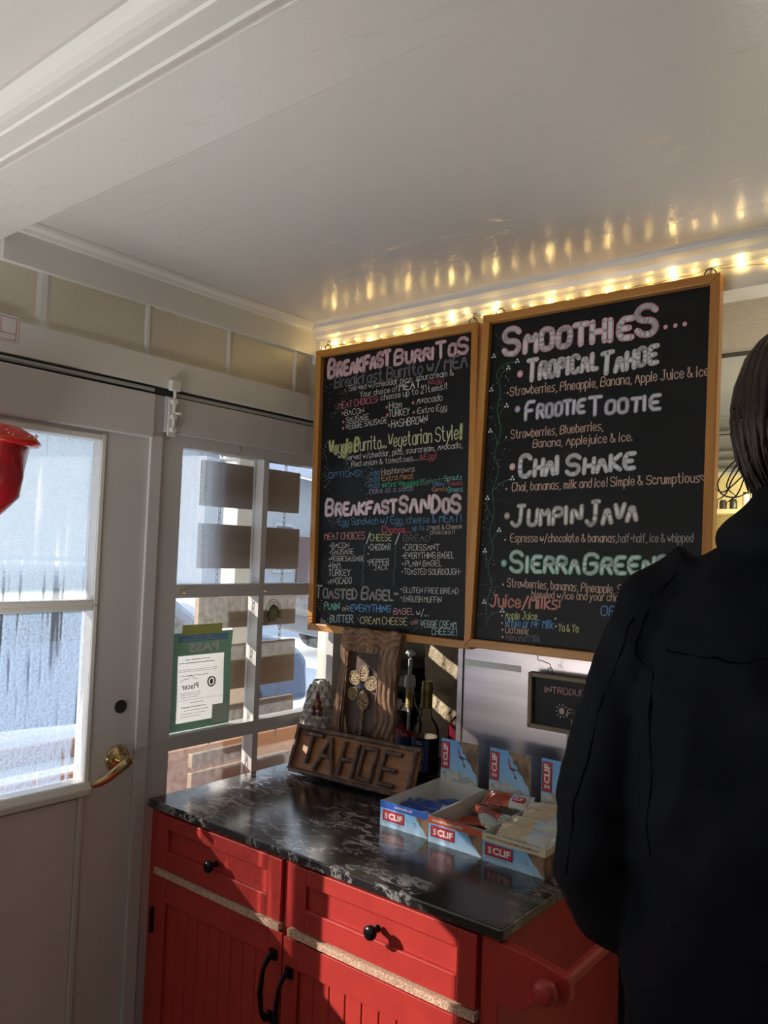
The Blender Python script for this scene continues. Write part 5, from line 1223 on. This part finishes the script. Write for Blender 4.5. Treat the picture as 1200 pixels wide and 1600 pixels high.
m = MB(); print_text(m, 'R', (.012, -.82, 1.10), (0, 1, 0), (0, 0, 1), .26, .32, bold=.02); m.build('lettering', M_INKW, bn)
for y in (-1.0, .75): MB().tube([(0, y, 0), (0, y, 1.55)], .03, 8).build('post', M_CHAIN, bn)
fl_ = thing('flower_pot', 'pot of red flowers outside behind the lower planks', 'plant', (-1.5, 1.85, -.13))
MB().lathe([(.14, 0), (.19, .40), (.21, .42), (.17, .42)], n=20).build('pot', mat('pot_grey', (.25, .25, .27), .6), fl_, smooth=40)
m = MB(); r6 = random.Random(8)
for k in range(60): m.ball((r6.gauss(0, .11), r6.gauss(0, .11), .52+abs(r6.gauss(0, .14))), r6.uniform(.025, .05), 7, 5)
m.build('blossoms', mat('red_blossom', (.55, .06, .07), .6), fl_); MB().ball((0, 0, .50), .20, 12, 8, (1, 1, .6)).build('foliage', mat('dark_foliage', (.05, .10, .05), .7), fl_)
def conifer(label, loc, h_, seed):
    t = thing('conifer', label, 'tree', loc, (0, 0, 0), 'snow dusted conifers outside'); r_ = random.Random(seed)
    MB().tube([(0, 0, 0), (0, 0, h_*.5), (0, 0, h_*.95)], [h_*.028, h_*.02, .02], 8).build('trunk', mat('bark', (.09, .065, .05), .8), t)
    m = MB(); k = 9
    for i in range(k):
        z = h_*(.14+.80*i/k); R_ = h_*.20*(1-i/k)+.1; n = 14
        for j in range(n):
            a = 2*PI*(j+r_.random())/n; m.tube([(0, 0, z+h_*.05), (R_*.6*math.cos(a), R_*.6*math.sin(a), z+h_*.015), (R_*math.cos(a), R_*math.sin(a), z-h_*.035)], [h_*.010, h_*.020, .01], 5, flatten=(1.6, .5))
    m.build('branches', mat('conifer_green', (.035, .065, .05), .7, noise=(2, (.6, .64, .7), .5, .62)), t)
TR = [(-19, 22, 9), (-23, 17, 12), (-26, 10, 11), (-24, 3, 13), (-21, 28, 12), (-29, 25, 14), (-30, 15, 13), (-9.5, 14.2, 8)]
for i, (x, y, h_) in enumerate(TR):
    conifer(['conifer behind the pale building', 'tall conifer left of the pale building roof', 'conifer above the white car', 'tallest conifer at the far left behind the steamed door', 'conifer at the far right of the street', 'conifer deep behind the building', 'conifer between two others at the foot of the hill', 'near conifer trunk standing in the snow right of the plank sign'][i], (x, y, ground(x, y)-.1), h_, i)

# ---------------------------------------------------------------- the person in the dark jacket
M_JKT = mat('dark_navy_canvas', (.0035, .0045, .0075), .8, noise=(11, (.005, .006, .0095), .4, .6), bump=(420, .12, .001), spec=.10)
M_SKIN = mat('skin', (.52, .30, .21), .5); M_HAIR = mat('dark_brown_hair', (.017, .009, .0065), .5, spec=.3, bump=(70, .5, .003), stretch=(3, 3, .25))
M_JEAN = mat('dark_trousers', (.02, .022, .03), .8)
pr = thing('person', 'person seen from behind with chin length dark hair and dark navy jacket, at the counter', 'person', (1.572, -.700, 0))
def union(name, m, material, parent, vox, sm=6, disp=None):
    o = m.build(name, material, parent, smooth=True)
    r = o.modifiers.new('union', 'REMESH'); r.mode = 'VOXEL'; r.voxel_size = vox; r.use_smooth_shade = True
    s = o.modifiers.new('relax', 'SMOOTH'); s.factor = .5; s.iterations = sm
    if disp:
        for k, (typ, size, st, sc) in enumerate(disp):
            tx = bpy.data.textures.new(name+'_folds', typ); tx.noise_scale = size
            if typ == 'CLOUDS': tx.noise_depth = 1
            d = o.modifiers.new('folds', 'DISPLACE'); d.texture = tx; d.strength = st; d.mid_level = .5; d.texture_coords = 'LOCAL'
    return o
def hand(m, wrist, d, s, side):
    """palm, four unequal bent fingers and a thumb from the side of the palm"""
    W = Vector(wrist); d = Vector(d).normalized(); up = Vector((0, 0, 1)); lat = d.cross(up).normalized()*side; dn = lat.cross(d).normalized()*side
    m.tube([W, W+d*.03, W+d*.075, W+d*.092], [.024, .032, .037, .030], 12, flatten=(1, .45), up=dn)
    for k, (o, L) in enumerate(((-.026, .064), (-.009, .074), (.009, .070), (.025, .056))):
        a = W+d*.088+lat*o; m.tube([a, a+d*L*.42-dn*.004, a+d*L*.74-dn*.014, a+d*L*.92-dn*.028], [.0088, .0085, .0078, .0058], 8)
    a = W+d*.034-lat*.030; m.tube([a, a+d*.026-lat*.018-dn*.004, a+d*.052-lat*.022-dn*.010, a+d*.068-lat*.018-dn*.014], [.012, .0105, .0095, .0065], 8)
b = MB()   # body: one continuous figure
b.ellipses([(0, 0, .86, .16, .11), (0, 0, .96, .165, .115), (0, 0, 1.10, .15, .10), (0, .0, 1.28, .165, .105), (0, 0, 1.42, .175, .105), (0, 0, 1.52, .13, .085), (0, .0, 1.575, .062, .062), (0, .012, 1.66, .056, .060), (0, .02, 1.70, .055, .06)], 24)
b.ball((0, .030, 1.765), .001, 20, 14, (74, 96, 112))
b.tube([(0, .105, 1.80), (0, .135, 1.765), (0, .120, 1.752)], [.008, .013, .009], 8)     # nose
b.tube([(-.022, .112, 1.722), (0, .121, 1.722), (.022, .112, 1.722)], .006, 6)           # mouth
b.ball((0, .085, 1.690), .03, 10, 8)                                                      # chin
for s in (-1, 1):
    b.ball((s*.076, .025, 1.765), .001, 10, 8, (12, 20, 32))                              # ears
    b.tube([(s*.085, 0, .90), (s*.10, .02, .50), (s*.105, .0, .09)], [.088, .058, .042], 14); b.tube([(s*.105, -.05, .045), (s*.11, .06, .04), (s*.115, .16, .025)], [.036, .04, .028], 10)
LA = [(-.165, -.01, 1.50), (-.215, -.012, 1.40), (-.255, -.018, 1.27), (-.276, -.03, 1.14), (-.235, .045, 1.07), (-.165, .15, 1.005)]
RA = [(-x, y, z) for x, y, z in LA]
for A in (LA, RA): b.tube(A, [.052, .050, .045, .040, .036, .028], 12, up=(-A[0][0], -.12, 0))
hand(b, (-.160, .158, 1.0), (.75, .62, -.2), 1, 1); hand(b, (.160, .158, 1.0), (-.75, .62, -.2), 1, -1)
union('body', b, M_SKIN, pr, .0075, 3)
for s in (-1, 1): MB().ball((s*.031, .112, 1.782), .012, 10, 8).build('eye', mat('eye_white', (.6, .58, .55), .2), pr, smooth=True)
j = MB()   # jacket
j.ellipses([(0, .0, .84, .235, .155), (0, 0, .87, .240, .160), (0, -.005, 1.00, .232, .152), (0, -.01, 1.14, .226, .146), (0, -.014, 1.28, .232, .146), (0, -.016, 1.40, .226, .138), (0, -.012, 1.48, .212, .124), (0, -.008, 1.545, .176, .106), (0, -.004, 1.588, .128, .088), (0, 0, 1.615, .088, .076)], 32)
LJ = [(-.13, -.008, 1.558), (-.176, -.012, 1.512), (-.212, -.016, 1.430), (-.236, -.020, 1.345), (-.256, -.024, 1.275), (-.268, -.030, 1.205), (-.270, -.028, 1.145), (-.258, -.005, 1.100), (-.236, .035, 1.070), (-.205, .085, 1.045), (-.170, .13, 1.02), (-.145, .165, .998)]
LR = [.055, .070, .072, .070, .069, .068, .067, .067, .064, .060, .053, .046]
for A in (LJ, [(-x, y, z) for x, y, z in LJ]): j.tube(A, LR, 18, up=(-A[0][0], -.10, 0))
jk = union('jacket', j, M_JKT, pr, .0085, 7, [('CLOUDS', .14, .020, 1), ('CLOUDS', .07, .012, 1), ('CLOUDS', .03, .004, 1)])
h_ = MB()   # hood lying round the neck
h_.ellipses([(0, -.012, 1.575, .105, .092), (0, -.018, 1.592, .118, .106), (0, -.022, 1.610, .120, .110), (0, -.016, 1.628, .108, .100), (0, -.006, 1.645, .088, .085), (0, .0, 1.665, .074, .074), (0, .004, 1.685, .066, .068)], 32)
union('hood', h_, M_JKT, pr, .008, 4, [('CLOUDS', .10, .012, 1)])
# stitched seams on sleeve and shoulder
for nm, pts in (('shoulder_seam', [(-.160, -.10, 1.568), (-.182, -.12, 1.53), (-.192, -.13, 1.47), (-.190, -.13, 1.40), (-.184, -.13, 1.30), (-.180, -.13, 1.20)]),
                ('sleeve_seam', [(-.205, -.10, 1.50), (-.240, -.12, 1.42), (-.268, -.12, 1.32), (-.290, -.12, 1.22), (-.300, -.12, 1.14)]), ('yoke_seam', [(-.18, -.2, 1.47), (-.09, -.2, 1.475), (0, -.2, 1.477), (.09, -.2, 1.475), (.18, -.2, 1.47)])):
    f = []
    for i in range(len(pts)-1):
        for k in range(6): f.append(Vector(pts[i]).lerp(Vector(pts[i+1]), k/6))
    se = MB().tube(f+[pts[-1]], .0012, 6).build(nm, mat('seam_thread', (.0012, .0013, .0018), .9, spec=.02), pr, smooth=True)
    sw = se.modifiers.new('on_cloth', 'SHRINKWRAP'); sw.target = jk; sw.wrap_method = 'NEAREST_SURFACEPOINT'; sw.wrap_mode = 'ABOVE_SURFACE'; sw.offset = .0006
tr_ = MB()
tr_.ellipses([(0, 0, .80, .185, .135), (0, 0, .90, .185, .13), (0, 0, .98, .175, .12)], 24)
for s in (-1, 1): tr_.tube([(s*.088, 0, .86), (s*.10, .015, .50), (s*.106, 0, .07)], [.102, .078, .066], 16)
union('trousers', tr_, M_JEAN, pr, .010, 4)
for s in (-1, 1): MB().tube([(s*.105, -.075, .045), (s*.108, 0, .055), (s*.112, .09, .045), (s*.116, .19, .03)], [.043, .050, .048, .030], 14).build('shoe', mat('black_shoe', (.015, .014, .014), .5), pr, smooth=60)
# hair: bob with loose curling ends
ha = MB(); N = 72
def lock(w, z): return 1+.028*math.sin(11*w+z*16)+.018*math.sin(23*w-z*30)
secs = [(1.668, .074, .062, .004), (1.690, .086, .080, .004), (1.715, .094, .096, .006), (1.745, .0985, .108, .010), (1.775, .099, .114, .016), (1.805, .096, .116, .022), (1.835, .088, .108, .026), (1.862, .071, .088, .028), (1.882, .046, .058, .028), (1.892, .015, .02, .028)]
rr = []
for q, (z, rx, ry, cy) in enumerate(secs):
    rr.append([(rx*math.cos(w)*lock(w, z), min(cy+ry*math.sin(w)*lock(w, z), .085 if z < 1.80 else 9), z-.012*(q == 0)*math.sin(9*w)) for w in (2*PI*k/N for k in range(N))])
ha.rings(rr); hrn = random.Random(12)
for k in range(120):
    w = PI-.5+(PI+1)*k/95 if k < 96 else PI+hrn.uniform(-.55, .35); r0 = hrn.uniform(.97, 1.05)
    pth = []; rad = []; zend = 1.664+hrn.uniform(-.014, .014); fl_out = hrn.uniform(-.006, .016); ph = hrn.uniform(0, 6)
    for q in range(15):
        f = q/14; z = 1.884+(zend-1.884)*f; i = max(0, min(len(secs)-2, sum(1 for sc in secs[1:] if sc[0] < z)))
        A_, B_ = secs[i], secs[i+1]; g = max(0, min(1, (z-A_[0])/(B_[0]-A_[0]))); rx, ry, cy = (A_[m_]+(B_[m_]-A_[m_])*g for m_ in (1, 2, 3))
        rx += fl_out*max(0, f-.7)/.3; ww = w+.055*math.sin(f*7+ph)*f
        pth.append((rx*r0*math.cos(ww), cy+ry*r0*math.sin(ww), z)); rad.append(.0075*min(1, .5+f*4)*(1 if f < .6 else max(.08, (1-f)/.4)))
    ha.tube(pth, rad, 7)
ha.build('hair', M_HAIR, pr, smooth=60)
ws = MB()
for pts in ([(-.096, .01, 1.72), (-.112, .0, 1.70), (-.122, -.01, 1.68), (-.116, -.015, 1.664), (-.098, -.02, 1.658), (-.078, -.03, 1.664)], [(-.094, -.01, 1.71), (-.105, -.012, 1.69), (-.108, -.02, 1.672), (-.094, -.03, 1.660)], [(-.09, -.02, 1.70), (-.099, -.03, 1.68), (-.105, -.035, 1.662), (-.118, -.03, 1.654)], [(-.085, -.03, 1.68), (-.090, -.04, 1.66), (-.104, -.045, 1.648)], [(-.092, .0, 1.69), (-.116, .0, 1.668), (-.128, .0, 1.672)]):
    q = [Vector(p) for p in pts]; f = []
    for i in range(len(q)-1):
        for s in range(4):
            t_ = s/4; p0, p1, p2, p3 = q[max(i-1, 0)], q[i], q[i+1], q[min(i+2, len(q)-1)]
            f.append(.5*((2*p1)+(-p0+p2)*t_+(2*p0-5*p1+4*p2-p3)*t_*t_+(-p0+3*p1-3*p2+p3)*t_**3))
    f.append(q[-1]); ws.tube(f, [.0010]*(len(f)-3)+[.0008, .0006, .0004], 5)
ws.build('stray_strands', M_HAIR, pr, smooth=True)
